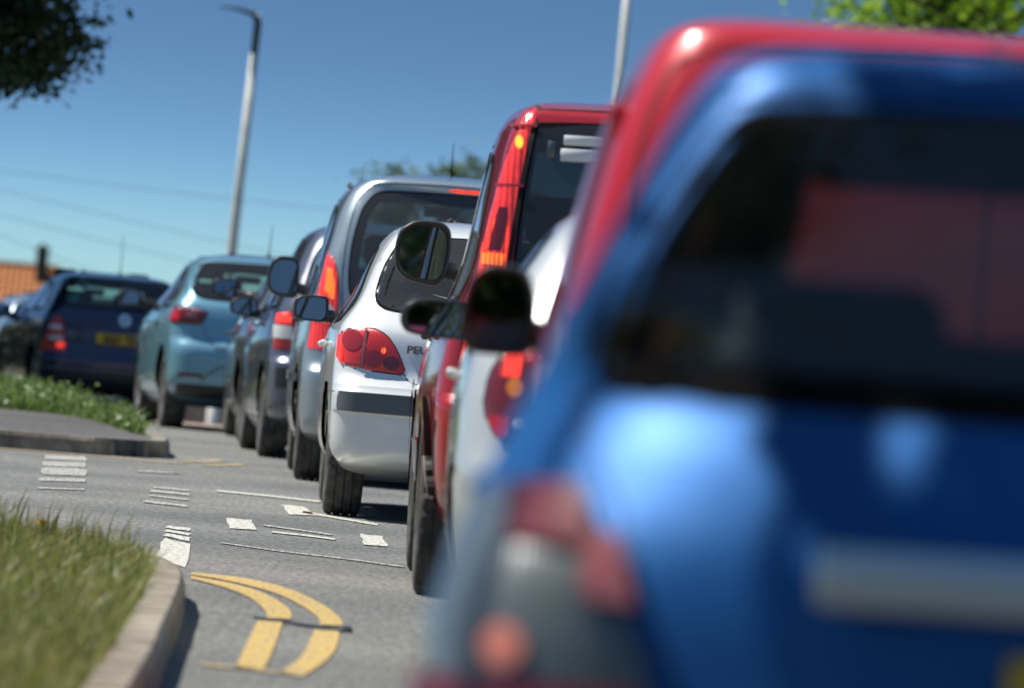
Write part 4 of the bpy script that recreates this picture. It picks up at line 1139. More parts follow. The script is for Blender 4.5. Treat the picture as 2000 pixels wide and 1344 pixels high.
lamp_pair(c, 'tail_lamp', [(-.80, 1.02), (-.70, 1.03), (-.675, .86), (-.69, .765), (-.80, .765), (-.815, .88)], M['red_lens'], .003, .012, [
    ('lit_lens', [(-.785, 1.01), (-.705, 1.015), (-.69, .95), (-.79, .95)], M['lit_red'], .016), ('reversing_lens', [(-.80, .93), (-.685, .93), (-.682, .84), (-.80, .84)], M['clear_lens'], .016)])
c.patch('bumper_strip', 'R', [(-.84, .50), (.84, .50), (.84, .64), (-.84, .64)], .006, M['black'], n=24)
plate(c, .85, None)

# --- slate hatchback mostly hidden ahead of it
sp = std(3.75, 1.43, .96, 1.0, 1.8, .93, .66, 2.40, .295, dlo_top=1.29, rear_end=.42)
sp.update(name='hatchback_car', label='slate hatchback mostly hidden between the violet and the teal hatchbacks', cat='car', pos=(-1.24, 56.6), yaw=5.4, paint=P_['slate'],
    yr=[(.19, .6), (.28, .1), (.36, 0), (.60, -.01), (.68, .04), (.95, .10), (1.25, .30), (1.36, .42), (1.40, .6), (1.43, 1.1)],
    w=[(.19, .72), (.30, .79), (.5, .82), (.75, .82), (.93, .79), (1.1, .70), (1.28, .60), (1.36, .5), (1.41, .34), (1.43, .2)],
    rear_win=[chaikin(mirror_poly([(0, .99), (-.55, 1.0), (-.60, 1.05), (-.53, 1.25), (-.44, 1.33), (0, 1.35)]), 2)],
    tailgate=chaikin(mirror_poly([(0, .64), (-.55, .65), (-.60, .8), (-.66, 1.0), (-.58, 1.28), (-.48, 1.37), (0, 1.38)]), 3),
    mir=(.87, 2.12, 1.18, .21, .155), mir_poly=[(-1, -.1), (-.8, -.8), (.8, -1), (1, -.8), (1, .8), (.7, 1), (-.6, .95), (-1, .5)],
    frit=.03, bump_top=.6, rear_glass='tint')
c = make_car(sp)
lamp_pair(c, 'tail_lamp', [(-.76, .92), (-.64, .93), (-.62, .72), (-.77, .70)], M['red_lens'])
for sd in (-1, 1): c.patch('side_repeater', 'S', ellipse(3.25, .77, .04, .022, 12), .004, M['amber'], side=sd, n=6)
plate(c, .80, None)
antenna(c, 1.0, .26, .35)

# --- teal hatchback
sp = std(4.05, 1.45, .97, 1.1, 1.95, .95, .72, 2.47, .31, dlo_top=1.32, rear_end=.52)
sp.update(name='hatchback_car', label='teal blue hatchback with wedge tail lamps on the bend', cat='car', zs=1.035, pos=(-1.99, 61.1), yaw=8.2, paint=P_['teal'],
    yr=[(.19, .6), (.28, .10), (.35, .03), (.44, 0), (.62, 0), (.70, .03), (.74, .07), (.84, .08), (1.0, .12), (1.06, .17), (1.2, .30), (1.33, .44), (1.38, .50), (1.40, .55), (1.43, .8), (1.45, 1.3)],
    w=[(.19, .72), (.30, .81), (.44, .845), (.75, .85), (.92, .835), (1.02, .80), (1.1, .745), (1.25, .675), (1.35, .61), (1.40, .52), (1.43, .38), (1.45, .2)],
    rear_win=[chaikin(mirror_poly([(0, 1.06), (-.56, 1.065), (-.655, 1.10), (-.64, 1.22), (-.585, 1.33), (-.50, 1.36), (0, 1.368)]), 2)],
    tailgate=chaikin(mirror_poly([(0, .675), (-.42, .68), (-.49, .70), (-.57, .86), (-.60, .98), (-.70, 1.06), (-.69, 1.2), (-.625, 1.355), (-.52, 1.388), (0, 1.393)]), 3),
    mir=(.99, 2.28, 1.03, .19, .14), zkeys=[.36], bump_top=.66, frit=.03, rear_rests=(-.33, .33))
c = make_car(sp)
lamp_pair(c, 'tail_lamp', [(-.822, 1.005), (-.70, .99), (-.53, .96), (-.555, .90), (-.595, .855), (-.825, .855), (-.835, .92)], M['deep_red'], .003, .014, [
    ('bright_lens', [(-.815, .95), (-.75, .95), (-.75, .87), (-.82, .87)], M['red_lens'], .018), ('reversing_lens', ellipse(-.66, .93, .05, .025, 14), M['pink_lens'], .018)], n=12)
for sd in (-1, 1): c.patch('rear_reflector', 'R', [(sd * .74, .435), (sd * .54, .435), (sd * .54, .462), (sd * .74, .462)], .005, M['deep_red'], n=6)
c.patch('valance', 'R', [(-.80, .27), (.80, .27), (.80, .375), (-.80, .375)], .004, M['black'], n=24)
c.strip('bumper_crease', 'R', [(-.56, .40), (-.50, .46), (-.42, .52), (-.30, .555), (.30, .555), (.42, .52), (.50, .46), (.56, .40)], .016, .004, M['grey_plastic'])
c.strip('bumper_shoulder', 'R', [(-.46, .655), (.46, .655)], .012, .004, M['gap'])
plate(c, .49, None, .10)
antenna(c, .72, .25, .5)

# --- navy saloon-backed car with a yellow plate
sp = std(4.22, 1.42, .98, 1.15, 2.05, .97, .72, 2.46, .30, dlo_top=1.30, rear_end=.55)
sp.update(name='estate_car', label='navy estate with yellow number plate and a tall thin aerial beside the weeds', cat='car', pos=(-3.87, 73.5), yaw=11.5, paint=P_['navy'], dz=.05,
    yr=[(.19, .6), (.26, .08), (.34, .01), (.44, 0), (.54, -.01), (.57, .03), (.60, .07), (.98, .10), (1.04, .14), (1.25, .32), (1.35, .42), (1.38, .50), (1.40, .8), (1.42, 1.3)],
    w=[(.19, .72), (.30, .80), (.45, .825), (.75, .83), (.93, .80), (1.02, .755), (1.2, .66), (1.32, .58), (1.37, .52), (1.40, .42), (1.42, .22)],
    rear_win=[chaikin(mirror_poly([(0, 1.05), (-.58, 1.06), (-.625, 1.09), (-.565, 1.25), (-.528, 1.335), (-.48, 1.345), (0, 1.35)]), 1)],
    tailgate=chaikin(mirror_poly([(0, .575), (-.50, .58), (-.555, .62), (-.60, .95), (-.66, 1.05), (-.585, 1.26), (-.548, 1.352), (0, 1.362)]), 3),
    mir=(.92, 2.35, .95, .19, .14), mir_m=M['black'], zkeys=[.44, .57], bump_top=.56, frit=.025, rear_rests=(-.36, .36), rest_up=.16)
c = make_car(sp)
lamp_pair(c, 'tail_lamp', chaikin([(-.69, .945), (-.605, .955), (-.535, .60), (-.55, .585), (-.78, .585), (-.795, .62)], 1), M['red_lens'], .003, .014, [
    ('indicator_lens', ellipse(-.66, .84, .065, .026, 14), M['clear_lens'], .017), ('reversing_lens', ellipse(-.65, .735, .075, .026, 14), M['clear_lens'], .017), ('lit_lens', ellipse(-.60, .665, .042, .03, 14), M['lit_red'], .017)], n=12)
c.patch('bumper_strip', 'R', [(-.80, .425), (.80, .425), (.80, .455), (-.80, .455)], .006, M['grey_plastic'], n=24)
c.patch('lower_bumper', 'R', [(-.79, .23), (.79, .23), (.80, .42), (-.80, .42)], .004, M['black'], n=24)
plate(c, .76, 'SG51 TEV')
o = c.patch('badge', 'R', ellipse(0.02, .955, .05, .05, 20), .006, M['satin'], n=8)
c.ring('badge_ring', 'R', ellipse(0.02, .955, .05, .05, 20), .002, .012, .009, M['chrome'], o)
c.strip('badge_arrow', 'R', [(0.0, .93), (.02, .955), (.035, .985)], .014, .012, M['ink'], o)
p_ = c.pt('R', -.40, 1.285)
def flat(name, poly, y, m, parent, t=.004):
    n = len(poly); vs = [(x, y, z) for x, z in poly] + [(x, y + t, z) for x, z in poly]
    return mesh(name, vs, [tuple(range(n)), tuple(range(2 * n - 1, n - 1, -1))] + [(i, n + i, n + (i + 1) % n, (i + 1) % n) for i in range(n)], m, parent, False)
flat('window_sticker', [(-.49, 1.29), (-.385, 1.235), (-.28, 1.295), (-.385, 1.355)], p_.y + .05, M['mint'], c.root)
flat('window_sticker', ellipse(-.49, 1.145, .065, .045), c.pt('R', -.49, 1.145).y + .05, M['mint'], c.root)
wiper(c, 1.06, 0, .36, .04)
antenna(c, .55, .40, .1)

# --- pale blue-grey car ahead, far left
sp = std(4.2, 1.46, .98, 1.15, 2.0, .96, .72, 2.5, .31, dlo_top=1.32, rear_end=.5)
sp.update(name='saloon_car', label='pale blue-grey car at the far left, only its roof showing ahead of the navy estate', cat='car', pos=(-5.02, 83.5), yaw=12, paint=P_['pale'],
    yr=[(.19, .6), (.28, .08), (.36, 0), (.6, 0), (.68, .05), (.95, .10), (1.25, .36), (1.38, .5), (1.43, .8), (1.46, 1.3)],
    w=[(.19, .74), (.30, .82), (.5, .85), (.75, .85), (.95, .82), (1.1, .74), (1.3, .64), (1.38, .56), (1.43, .4), (1.46, .2)],
    rear_win=[chaikin(mirror_poly([(0, 1.02), (-.6, 1.03), (-.63, 1.08), (-.56, 1.30), (-.48, 1.36), (0, 1.37)]), 2)],
    tailgate=chaikin(mirror_poly([(0, .66), (-.56, .66), (-.62, .8), (-.68, 1.04), (-.6, 1.33), (-.5, 1.39), (0, 1.4)]), 3),
    mir=(.99, 2.3, 1.03, .2, .14), frit=.03)
c = make_car(sp)
lamp_pair(c, 'tail_lamp', [(-.79, .95), (-.66, .95), (-.62, .76), (-.79, .74)], M['red_lens'])
plate(c, .82, None)

# --- small silver-white car between the two red ones
sp = std(3.85, 1.45, .97, 1.05, 1.85, .96, .70, 2.42, .30, dlo_top=1.33, rear_end=.40)
sp.update(name='hatchback_car', label='small silver-white hatchback squeezed between the two red cars', cat='car', pos=(.645, 21.0), yaw=0.2, paint=P_['white'],
    yr=[(.19, .6), (.28, .08), (.36, 0), (.60, 0), (.66, .03), (.80, .07), (.97, .12), (1.05, .20), (1.25, .36), (1.36, .48), (1.41, .65), (1.45, 1.2)],
    w=[(.19, .72), (.30, .78), (.5, .805), (.75, .81), (.93, .785), (1.0, .75), (1.2, .635), (1.32, .55), (1.39, .46), (1.43, .34), (1.45, .2)],
    rc=[(.2, .26), (.7, .28), (1.0, .26), (1.45, .2)],
    rear_win=[chaikin(mirror_poly([(0, 1.05), (-.46, 1.05), (-.50, 1.10), (-.43, 1.28), (-.36, 1.36), (0, 1.375)]), 2)],
    tailgate=chaikin(mirror_poly([(0, .64), (-.50, .65), (-.53, .8), (-.55, 1.04), (-.47, 1.31), (-.38, 1.39), (0, 1.40)]), 3),
    mir=(.885, 2.16, 1.03, .215, .125), mir_poly=[(-1, -.3), (-.75, -.9), (.8, -1), (1, -.8), (1, .8), (.75, 1), (-.55, .95), (-.95, .5)], mir_yaw=5, mir_m=M['black'],
    frit=.03, bump_top=.6)
white = c = make_car(sp)
lamp_pair(c, 'tail_lamp', chaikin([(-.66, .955), (-.55, .965), (-.52, .70), (-.66, .69), (-.71, .78), (-.70, .88)], 1), M['deep_red'], .003, .014, [
    ('bulb_or_glint', ellipse(-.62, .845, .022, .028, 12), M['amber'], .018), ('bulb_or_glint', ellipse(-.605, .745, .018, .015, 12), M['clear_lens'], .018), ('bright_lens', [(-.65, .94), (-.60, .945), (-.61, .875), (-.66, .875)], M['lit_red'], .017), ('lower_lens', [(-.69, .76), (-.63, .76), (-.63, .705), (-.66, .70)], M['red_lens'], .017)], n=12)
c.strip('window_trim', 'S', [(.40, 1.01), (.62, 1.20), (.80, 1.34)], .02, .008, M['chrome'])
plate(c, .80, None)

# --- scarlet panel van right ahead of the blue hatchback
sp = std(4.2, 1.705, 1.07, 1.05, 1.8, 1.05, .72, 2.6, .315, dlo_top=1.58, rear_end=.34)
sp.update(name='panel_van', label='scarlet van with blank rear doors right ahead of the big blurred blue hatchback', cat='van', pos=(.925, 14.5), yaw=0, tilt=-.4, paint=P_['scarlet'],
    yr=[(.19, .6), (.28, .08), (.36, 0), (.64, 0), (.70, .04), (1.05, .07), (1.4, .12), (1.60, .18), (1.65, .21), (1.675, .30), (1.692, .7), (1.705, 1.3)],
    w=[(.19, .76), (.30, .83), (.5, .86), (.80, .875), (1.0, .86), (1.2, .82), (1.42, .77), (1.57, .715), (1.63, .68), (1.66, .635), (1.68, .54), (1.695, .36), (1.705, .2)],
    rc=[(.2, .2), (1.0, .15), (1.705, .12)], rear_win=[],
    tailgate=chaikin(mirror_poly([(0, .55), (-.66, .55), (-.72, .65), (-.73, 1.06), (-.69, 1.45), (-.62, 1.61), (0, 1.635)]), 3),
    mir=(.955, 2.30, 1.06, .165, .205), mir_poly=[(-1, -.6), (-.8, -1), (.8, -1), (1, -.7), (1, .3), (.75, .85), (.35, 1), (-.4, 1), (-.85, .65), (-1, .1)], mir_yaw=-4, mir_gl=(.72, .50, .30),
    bump_top=.54, glass='glass')
sp['side_win'] = sp['side_win'][:1]; sp['doors'] = sp['doors'][:1]; sp['handles'] = sp['handles'][:1]
c = make_car(sp)
lamp_pair(c, 'tail_lamp', [(-.82, 1.05), (-.745, 1.06), (-.735, .74), (-.83, .72)], M['red_lens'])
c.strip('door_gap', 'R', [(0, .56), (0, 1.65)], .008, .0015, M['gap'])
for hz_ in (.75, 1.45):
    for sd in (-1, 1): rbox('door_hinge', (sd * .735, c.pt('R', sd * .735, hz_).y - .006, hz_), (.05, .03, .07), .01, P_['scarlet'], c.root)
rbox('door_handle', (.09, c.pt('R', .09, 1.0).y - .012, 1.0), (.12, .03, .05), .012, M['black'], c.root)
plate(c, .66, None)

# --- nearest royal-blue hatchback
sp = std(4.0, 1.415, .93, 1.1, 1.9, .90, .70, 2.5, .30, dlo_top=1.30, rear_end=.35)
sp.update(name='hatchback_car', label='big out-of-focus royal blue hatchback nearest at the right edge', cat='car', pos=(.80, 8.4), yaw=-4.6, tilt=-.6, paint=P_['blue'],
    yr=[(.19, .6), (.26, .08), (.34, 0), (.52, 0), (.57, .03), (.68, .04), (.76, .055), (.83, .085), (.90, .125), (.945, .165), (.97, .185), (1.1, .23), (1.28, .31), (1.33, .335), (1.365, .37), (1.385, .50), (1.402, .85), (1.415, 1.2)],
    w=[(.19, .82), (.30, .88), (.5, .93), (.62, .93), (.76, .91), (.90, .862), (1.04, .79), (1.20, .71), (1.31, .655), (1.345, .63), (1.37, .585), (1.39, .50), (1.405, .36), (1.415, .2)],
    rc=[(.2, .2), (.6, .2), (.8, .30), (.95, .24), (1.05, .12), (1.415, .11)], bow=[(.2, .12), (.7, .14), (.9, .17), (1.1, .07), (1.415, .05)], seat_drop=.33,
    rear_win=[chaikin(mirror_poly([(0, .95), (-.66, .95), (-.715, .958), (-.69, 1.06), (-.632, 1.19), (-.572, 1.283), (-.53, 1.298), (0, 1.308)]), 2)],
    tailgate=chaikin(mirror_poly([(0, .56), (-.55, .56), (-.59, .62), (-.67, .82), (-.745, .94), (-.72, 1.07), (-.66, 1.21), (-.60, 1.325), (0, 1.345)]), 3),
    mir=(.865, 2.2, .99, .075, .14), mir_m=P_['blue'], frit=.05, bump_top=.55, bench_y=.95, rear_rests=(-.45, .45), rest_up=.12, glass='glass', rear_glass='mid_glass')
sp['screen'] = screen_poly(.93, 1.415, .66, .57)
c = make_car(sp)
lamp_pair(c, 'tail_lamp', [(-.86, .83), (-.72, .84), (-.67, .75), (-.60, .58), (-.62, .50), (-.91, .50), (-.905, .66), (-.885, .76)], M['grey_lens'], .003, .02, [
    ('upper_lens', [(-.79, .825), (-.705, .825), (-.685, .76), (-.79, .76)], M['smoke'], .026), ('side_lens', [(-.70, .775), (-.655, .775), (-.63, .70), (-.69, .70)], M['pink_lens'], .024),
    ('lower_lens', [(-.88, .605), (-.61, .605), (-.61, .505), (-.88, .505)], M['deep_red'], .025), ('bulb_or_glint', ellipse(-.775, .640, .024, .024, 14), M['rose_glint'], .03)], n=12)  # the rose ellipse is a sun glint painted on the lens
pb = c.pt('R', 0, .75)
rbox('tailgate_bar', (.02, pb.y - .018, .755), (.90, .035, .075), .03, M['satin'], c.root)
plate(c, .625, None, .06)

# ------------------------------------------------------------------ lamp posts
def lamp_post(x, y, ht, lean, label, arm=True, r0=.088, r1=.055):
    z = ground_z(y); rt = empty('street_lamp', (x, y, z), (0, R(lean), 0))
    tag(rt, label, 'street lamp', 'tall grey street lamps along the road')
    g = Geo(); g.tube([(0, 0, -.2), (0, 0, .2), (0, 0, 1.2)], [.09, .09, .088], 16); g.build('base', M['galv'], rt)
    g = Geo(); g.tube([(0, 0, 1.15), (0, 0, 1.25), (0, 0, ht * .6), (0, 0, ht - .5)], [r0 + .008, r0, lerp(r0, r1, .6), r1 + .004], 16); g.build('post', M['galv'], rt)
    g = Geo(); g.tube([(0, 0, ht - .55), (0, 0, ht - .05), (-.03, 0, ht + .01), (-.07, 0, ht + .03)], [r1, r1, r1 * .95, .04], 14); g.build('top_section', M['lamp_dark'], rt)
    g = Geo(); n = 9; vs = []
    for i in range(n):
        t = i / (n - 1); xx = .02 - .58 * t; zz = ht + .03 + .10 * math.sin(t * 1.9) - .02 * t; hw = .075 * (1 - .5 * t); th = .065 * (1 - .75 * t)
        vs += [(xx, -hw, zz - th * .3), (xx, -hw * .6, zz + th * .6), (xx, hw * .6, zz + th * .6), (xx, hw, zz - th * .3), (xx, hw * .7, zz - th * .7), (xx, -hw * .7, zz - th * .7)]
    fs = [(i * 6 + j, i * 6 + (j + 1) % 6, (i + 1) * 6 + (j + 1) % 6, (i + 1) * 6 + j) for i in range(n - 1) for j in range(6)] + [tuple(range(6)), tuple((n - 1) * 6 + j for j in range(5, -1, -1))]
    g.add(vs, fs); g.build('lantern', M['lamp_dark'], rt)
lamp_post(-4.18, 105, 6.35, 1.8, 'tall grey street lamp with a drooping dark lantern above the teal hatchback')
lamp_post(1.19, 108, 8.6, .6, 'grey street lamp post rising behind the dark red estate, its top out of view', r0=.082, r1=.055)

# ------------------------------------------------------------------ house with the orange roof
hz0 = ground_z(300)
house = empty('house', (-21.6, 300, hz0))
tag(house, 'low house with orange clay tiled roof and dark chimney beyond the navy estate', 'house')
ridge_z = 2.20 - hz0; hl = 5.2
g = Geo(); g.box((-hl / 2 + 2.6, 4.0, 2.0), (hl - .3, 7.0, 4.0)); g.build('wall', M['wall_brick'], house, False)
slope = math.atan2(4.0, 4.2)
g = Geo(); rise = 4.0; run = 4.2
xa, xb = -2.6, 2.75
zr = ridge_z
g.add([(xa, 4.2, zr), (xb, 4.2, zr), (xb, -.1, zr - rise - .1), (xa, -.1, zr - rise - .1), (xa, 8.4, zr - rise), (xb, 8.4, zr - rise),
       (xa, 4.2, zr - .12), (xb, 4.2, zr - .12), (xb, -.1, zr - rise - .22), (xa, -.1, zr - rise - .22), (xa, 8.4, zr - rise - .12), (xb, 8.4, zr - rise - .12)],
      [(3, 2, 1, 0), (0, 1, 5, 4), (6, 7, 8, 9), (10, 11, 7, 6), (2, 3, 9, 8), (4, 5, 11, 10)])
roof = g.build('roof', M['ridge'], house, False)
g = Geo(); n = 6
tile_w, tile_l = .262, .42
vs = []
for yy in (0, 1):
    for i in range(n + 1):
        t = i / n; vs.append(((t - .5) * tile_w, -yy * tile_l, .028 + .034 * math.sin(t * 2 * math.pi) + (.03 if yy else 0)))
m0 = n + 1
fs = [(i, m0 + i, m0 + i + 1, i + 1) for i in range(n)]
vs += [(v[0], v[1], v[2] - .02) for v in vs[m0:2 * m0]]; fs += [(m0 + i, 2 * m0 + i, 2 * m0 + i + 1, m0 + i + 1) for i in range(n)]
tme = bpy.data.meshes.new('roof_tile'); tme.from_pydata(vs, [], fs); tme.materials.append(M['tile'])
sl_len = math.hypot(run, rise)
rt_ = random.Random(5)
nc_, nrw = 20, 14
for j in range(nrw):
    for i in range(nc_):
        t_ = bpy.data.objects.new('roof_tile', tme); link(t_, roof)
        d = .12 + j * (sl_len - .1) / nrw
        t_.location = (xa + .12 + tile_w / 2 + i * (xb - xa - .1) / nc_, 4.2 - d * math.cos(slope), zr - d * math.sin(slope) + .02)
        t_.rotation_euler = (slope + rt_.uniform(-.02, .02), rt_.uniform(-.02, .02), rt_.uniform(-.015, .015))
for i in range(12):
    x0 = xa + i * (xb - xa) / 12; g = Geo(); ln = (xb - xa) / 12 - .015; q = []
    for xx in (x0, x0 + ln):
        for k in range(7):
            a = math.pi * k / 6; q.append((xx, 4.2 + .2 * math.cos(a), zr - .06 + .17 * math.sin(a)))
    g.add(q, [(k, k + 1, 8 + k, 7 + k) for k in range(6)] + [(6, 5, 4, 3, 2, 1, 0), (7, 8, 9, 10, 11, 12, 13)]); g.build('ridge_tile', M['ridge'], roof, False)
g = Geo(); g.box((2.03, 3.7, zr + .05), (.46, .5, 1.5)); g.box((2.03, 3.7, zr + .70), (.56, .6, .10)); g.tube([(2.03, 3.7, zr + .72), (2.03, 3.7, zr + .92)], [.15, .12], 12)
ch = g.build('chimney', M['brick'], house, False)

# ------------------------------------------------------------------ trees
def branch_tree(name, pos, ht, crown_c, crown_r, nleaf, leaf, lm, label, cat='tree', group=None, tr=.16, seed=1, clump=42, squash=.8, spread=.42):
    rnd = random.Random(seed); x, y = pos; z = ground_z(y)
    rt = empty(name, (x, y, z)); tag(rt, label, cat, group)
    g = Geo(); cc = Vector(crown_c)
    g.tube([(0, 0, -.2), (.03, 0, ht * .3), (cc.x * .4, cc.y * .4, cc.z * .75), cc], [tr, tr * .85, tr * .6, tr * .3], 10)
    tips = []
    for i in range(clump):
        d = Vector((rnd.gauss(0, 1), rnd.gauss(0, 1), rnd.gauss(0, 1))); d.normalize()
        p = cc + Vector((d.x * crown_r, d.y * crown_r, d.z * crown_r * squash)) * rnd.uniform(.55, 1.0)
        s0 = Vector((cc.x * .4, cc.y * .4, cc.z * rnd.uniform(.6, .95)))
        mid = s0.lerp(p, .5) + Vector((rnd.uniform(-.2, .2), rnd.uniform(-.2, .2), rnd.uniform(-.05, .25)))
        g.tube([s0, mid, p], [tr * .3, tr * .16, tr * .05], 5); tips.append((mid, p))
    g.build('trunk', M['bark'], rt)
    vs = []; fs = []
    for i in range(nleaf):
        m_, p = tips[rnd.randrange(len(tips))]
        t = rnd.random() ** .5
        sp_ = crown_r * spread * (0.45 + .55 * rnd.random())
        c_ = m_.lerp(p, t) + Vector((rnd.gauss(0, .5), rnd.gauss(0, .5), rnd.gauss(-.06, .36))) * sp_
        l_ = leaf * rnd.uniform(.6, 1.3)
        u = Vector((rnd.gauss(0, 1), rnd.gauss(0, 1), rnd.gauss(-.3, .6))).normalized(); v = u.orthogonal().normalized()
        v = (Matrix.Rotation(rnd.uniform(0, 6.28), 3, u) @ v) * l_ * .30
        k = len(vs); vs += [c_ - u * l_ * .5, c_ + v - u * .08 * l_, c_ + u * l_ * .5, c_ - v - u * .08 * l_]; fs.append((k, k + 1, k + 2, k + 3))
    mesh('crown', vs, fs, lm, rt, smooth=False)
    return rt
branch_tree('tree', (-7.4, 75), 4.2, (.3, 0, 4.85), 3.15, 80000, .12, M['leaf_dark'], 'dark leafy tree overhanging from the upper left corner', seed=4, clump=230, spread=.125)
branch_tree('tree', (6.75, 122), 6.0, (0, 0, 9.75), 3.3, 6500, .2, M['leaf_lime'], 'bright lime green tree above the scarlet van roof', seed=9, clump=70, spread=.3, tr=.22)
branch_tree('shrub', (-2.1, 114), 2.0, (0, 0, 4.64), .66, 1100, .12, M['leaf_mid'], 'low dusty green bush showing left above the blue-grey people carrier roof', 'shrub', seed=12, clump=26, spread=.4, tr=.07)
branch_tree('tree', (-.95, 116), 2.6, (.0, 0, 4.78), .62, 1100, .12, M['leaf_mid'], 'small green tree with a thin raised shoot above the blue-grey people carrier roof', seed=15, clump=26, spread=.4, tr=.07, squash=1.15)

# ------------------------------------------------------------------ garden wall beyond the bend
gw = empty('garden_wall', (-2.2, 112, -1.7)); tag(gw, 'low pinkish brick garden wall glimpsed beneath and through the cars on the bend', 'wall')
g = Geo(); g.box((0, 0, 1.32), (10.5, .23, 2.7)); g.build('brickwork', M['wall_brick'], gw, False)
g = Geo()
for k in range(12): g.box((-4.8 + k * .875, 0, 2.71), (.868, .30, .08))
g.build('coping', M['kerb'], gw, False)


branch_tree('tree', (-3.5, 5.6), 3.6, (1.0, .5, 5.0), 2.2, 11000, .14, M['leaf_mid'], 'added roadside tree on the near verge, out of view, shading the road behind the blue hatchback', seed=31, clump=60, spread=.34, tr=.14)  # unseen; added to shade the road behind the blue hatchback
branch_tree('tree', (-3.4, 8.75), 3.4, (3.0, -.30, 4.15), 1.1, 600, .2, M['leaf_mid'], 'young roadside tree arching over the verge to dapple the blue hatchback, out of view', seed=33, clump=22, spread=.30, tr=.09)  # unseen; crown placed and thinned to dapple sun on the blue tailgate
for hx_, lb_ in ((-2.2, 'left one of the two unseen trees added behind the viewpoint to darken the car reflections'), (3.4, 'right one of the two unseen trees added behind the viewpoint to darken the car reflections')):
    branch_tree('tree', (hx_ * 1.5, -9.5), 4, (0, 0, 4.8), 4.2, 14000, .26, M['leaf_dark'], lb_, seed=int(40 + hx_), clump=70, spread=.34, tr=.2)  # both unseen, added so tailgates mirror dark leaves instead of bright sky
hd_ = random.Random(77); vs = []; fs = []
for i in range(16000):
    c_ = Vector((-9.2 + hd_.gauss(0, .32), hd_.uniform(60, 106), 0)); c_.z = ground_z(c_.y) + 1.8 * hd_.random() ** .6
    u = Vector((hd_.gauss(0, 1), hd_.gauss(0, 1), hd_.gauss(0, 1))).normalized(); v = u.orthogonal().normalized() * .07
    k = len(vs); vs += [c_ - u * .13, c_ + v, c_ + u * .13, c_ - v]; fs.append((k, k + 1, k + 2, k + 3))
hg = empty('hedge', (-9.2, 83, 0)); hg['kind'] = 'thing'; tag(hg, 'unseen dark green hedge added beyond the far verge to darken reflections in the car sides', 'hedge')  # unseen; added so the car sides reflect dark green
mesh('foliage', [(x + 9.2, y - 83, z) for x, y, z in vs], fs, M['leaf_dark'], hg, False)
g = Geo()
for k in range(40): yy = -22.5 + k * 1.15; g.tube([(0, yy, ground_z(83 + yy) - .1), (0, yy + .1, ground_z(83 + yy) + 1.3)], [.04, .015], 5)
o = g.build('stems', M['bark'], hg); o['kind'] = 'stuff'

# ------------------------------------------------------------------ poles and cables
def wood_pole(x, y, top, label):
    z = ground_z(y); rt = empty('telegraph_pole', (x, y, z)); tag(rt, label, 'telegraph pole', 'telegraph poles carrying the cables')
    g = Geo(); g.tube([(0, 0, -.3), (0, 0, top - z)], [.15, .10], 12); g.build('pole', M['timber'], rt)
    g = Geo(); g.box((0, -.12, top - z - .35), (1.3, .09, .10)); g.build('crossarm', M['timber'], rt, False)
wood_pole(-2.15, 150, 3.35, 'timber telegraph pole hidden behind the blue-grey people carrier')
wood_pole(-15.2, 150, 4.35, 'timber telegraph pole off to the left holding the faint cables')
DW = 150; kx = DW / 90.0
def wz(z): return 1 + (z - 1) * kx
for i, (pts, lb) in enumerate([
    ([(-6.41, 2.53), (-2.38, 2.36)], 'topmost of the faint overhead cables across the pale sky'),
    ([(-6.39, 2.31), (-3.66, 1.88)], 'second highest of the faint overhead cables sloping down to the right'),
    ([(-6.36, 2.00), (-4.14, 1.62)], 'third of the faint overhead cables, just above the lowest'),
    ([(-6.34, 1.75), (-5.06, 1.36)], 'lowest of the faint overhead cables above the orange roof')]):
    (x0, z0), (x1, z1) = pts
    x0 *= kx; x1 *= kx; z0, z1 = wz(z0), wz(z1)
    sl_ = (z1 - z0) / (x1 - x0)
    xe = -2.15 if i == 0 else (-3.2 if i == 1 else (-4.5 if i == 2 else -6.0)); xs_ = -15.2
    P2 = [(lerp(xs_, xe, t), DW + .1 * i, z0 + sl_ * (lerp(xs_, xe, t) - x0) - .10 * math.sin(math.pi * t)) for t in [k / 16 for k in range(17)]]
    g = Geo(); g.tube(P2, .006, 6); tag(g.build('overhead_cable', M['cable']), lb, 'cable', 'faint overhead cables')

# ------------------------------------------------------------------ grass and weeds
def poly_area_pts(rnd, box, test, n):
    out = []
    while len(out) < n:
        x, y = rnd.uniform(box[0], box[1]), rnd.uniform(box[2], box[3])
        if test(x, y): out.append((x, y))
    return out
def blades(name, pts, hfun, m, label, wid=.006, z0=.10, seed=3, lean=.35):
    rnd = random.Random(seed); vs = []; fs = []
    for x, y in pts:
        h = hfun(x, y, rnd); a = rnd.uniform(0, 6.28); w_ = wid * rnd.uniform(.6, 1.4)
        lx, ly = rnd.gauss(.15, lean) * h, rnd.gauss(0, lean) * h
        dx, dy = math.cos(a) * w_, math.sin(a) * w_; z = ground_z(y) + z0; k = len(vs)
        vs += [(x - dx, y - dy, z), (x + dx, y + dy, z), (x + dx * .7 + lx * .35, y + dy * .7 + ly * .35, z + h * .6), (x - dx * .7 + lx * .35, y - dy * .7 + ly * .35, z + h * .6), (x + lx, y + ly, z + h * .98)]
        fs += [(k, k + 1, k + 2, k + 3), (k + 3, k + 2, k + 4)]
    o = mesh(name, vs, fs, m, None, smooth=False); tag(o, label, 'grass', kind='stuff'); return o
vp = [(x - .13, y - (.16 if x < -1.15 else 0)) for x, y in near_kerb] + [(-11.5, -12)]
rnd = random.Random(21)
inner_edge = 0.0
pts = poly_area_pts(rnd, (-2.7, -.6, 12.5, 30), lambda x, y: inside(vp, x, y) and rnd.random() < (1.0 if x > -2.2 else .5), 52000)
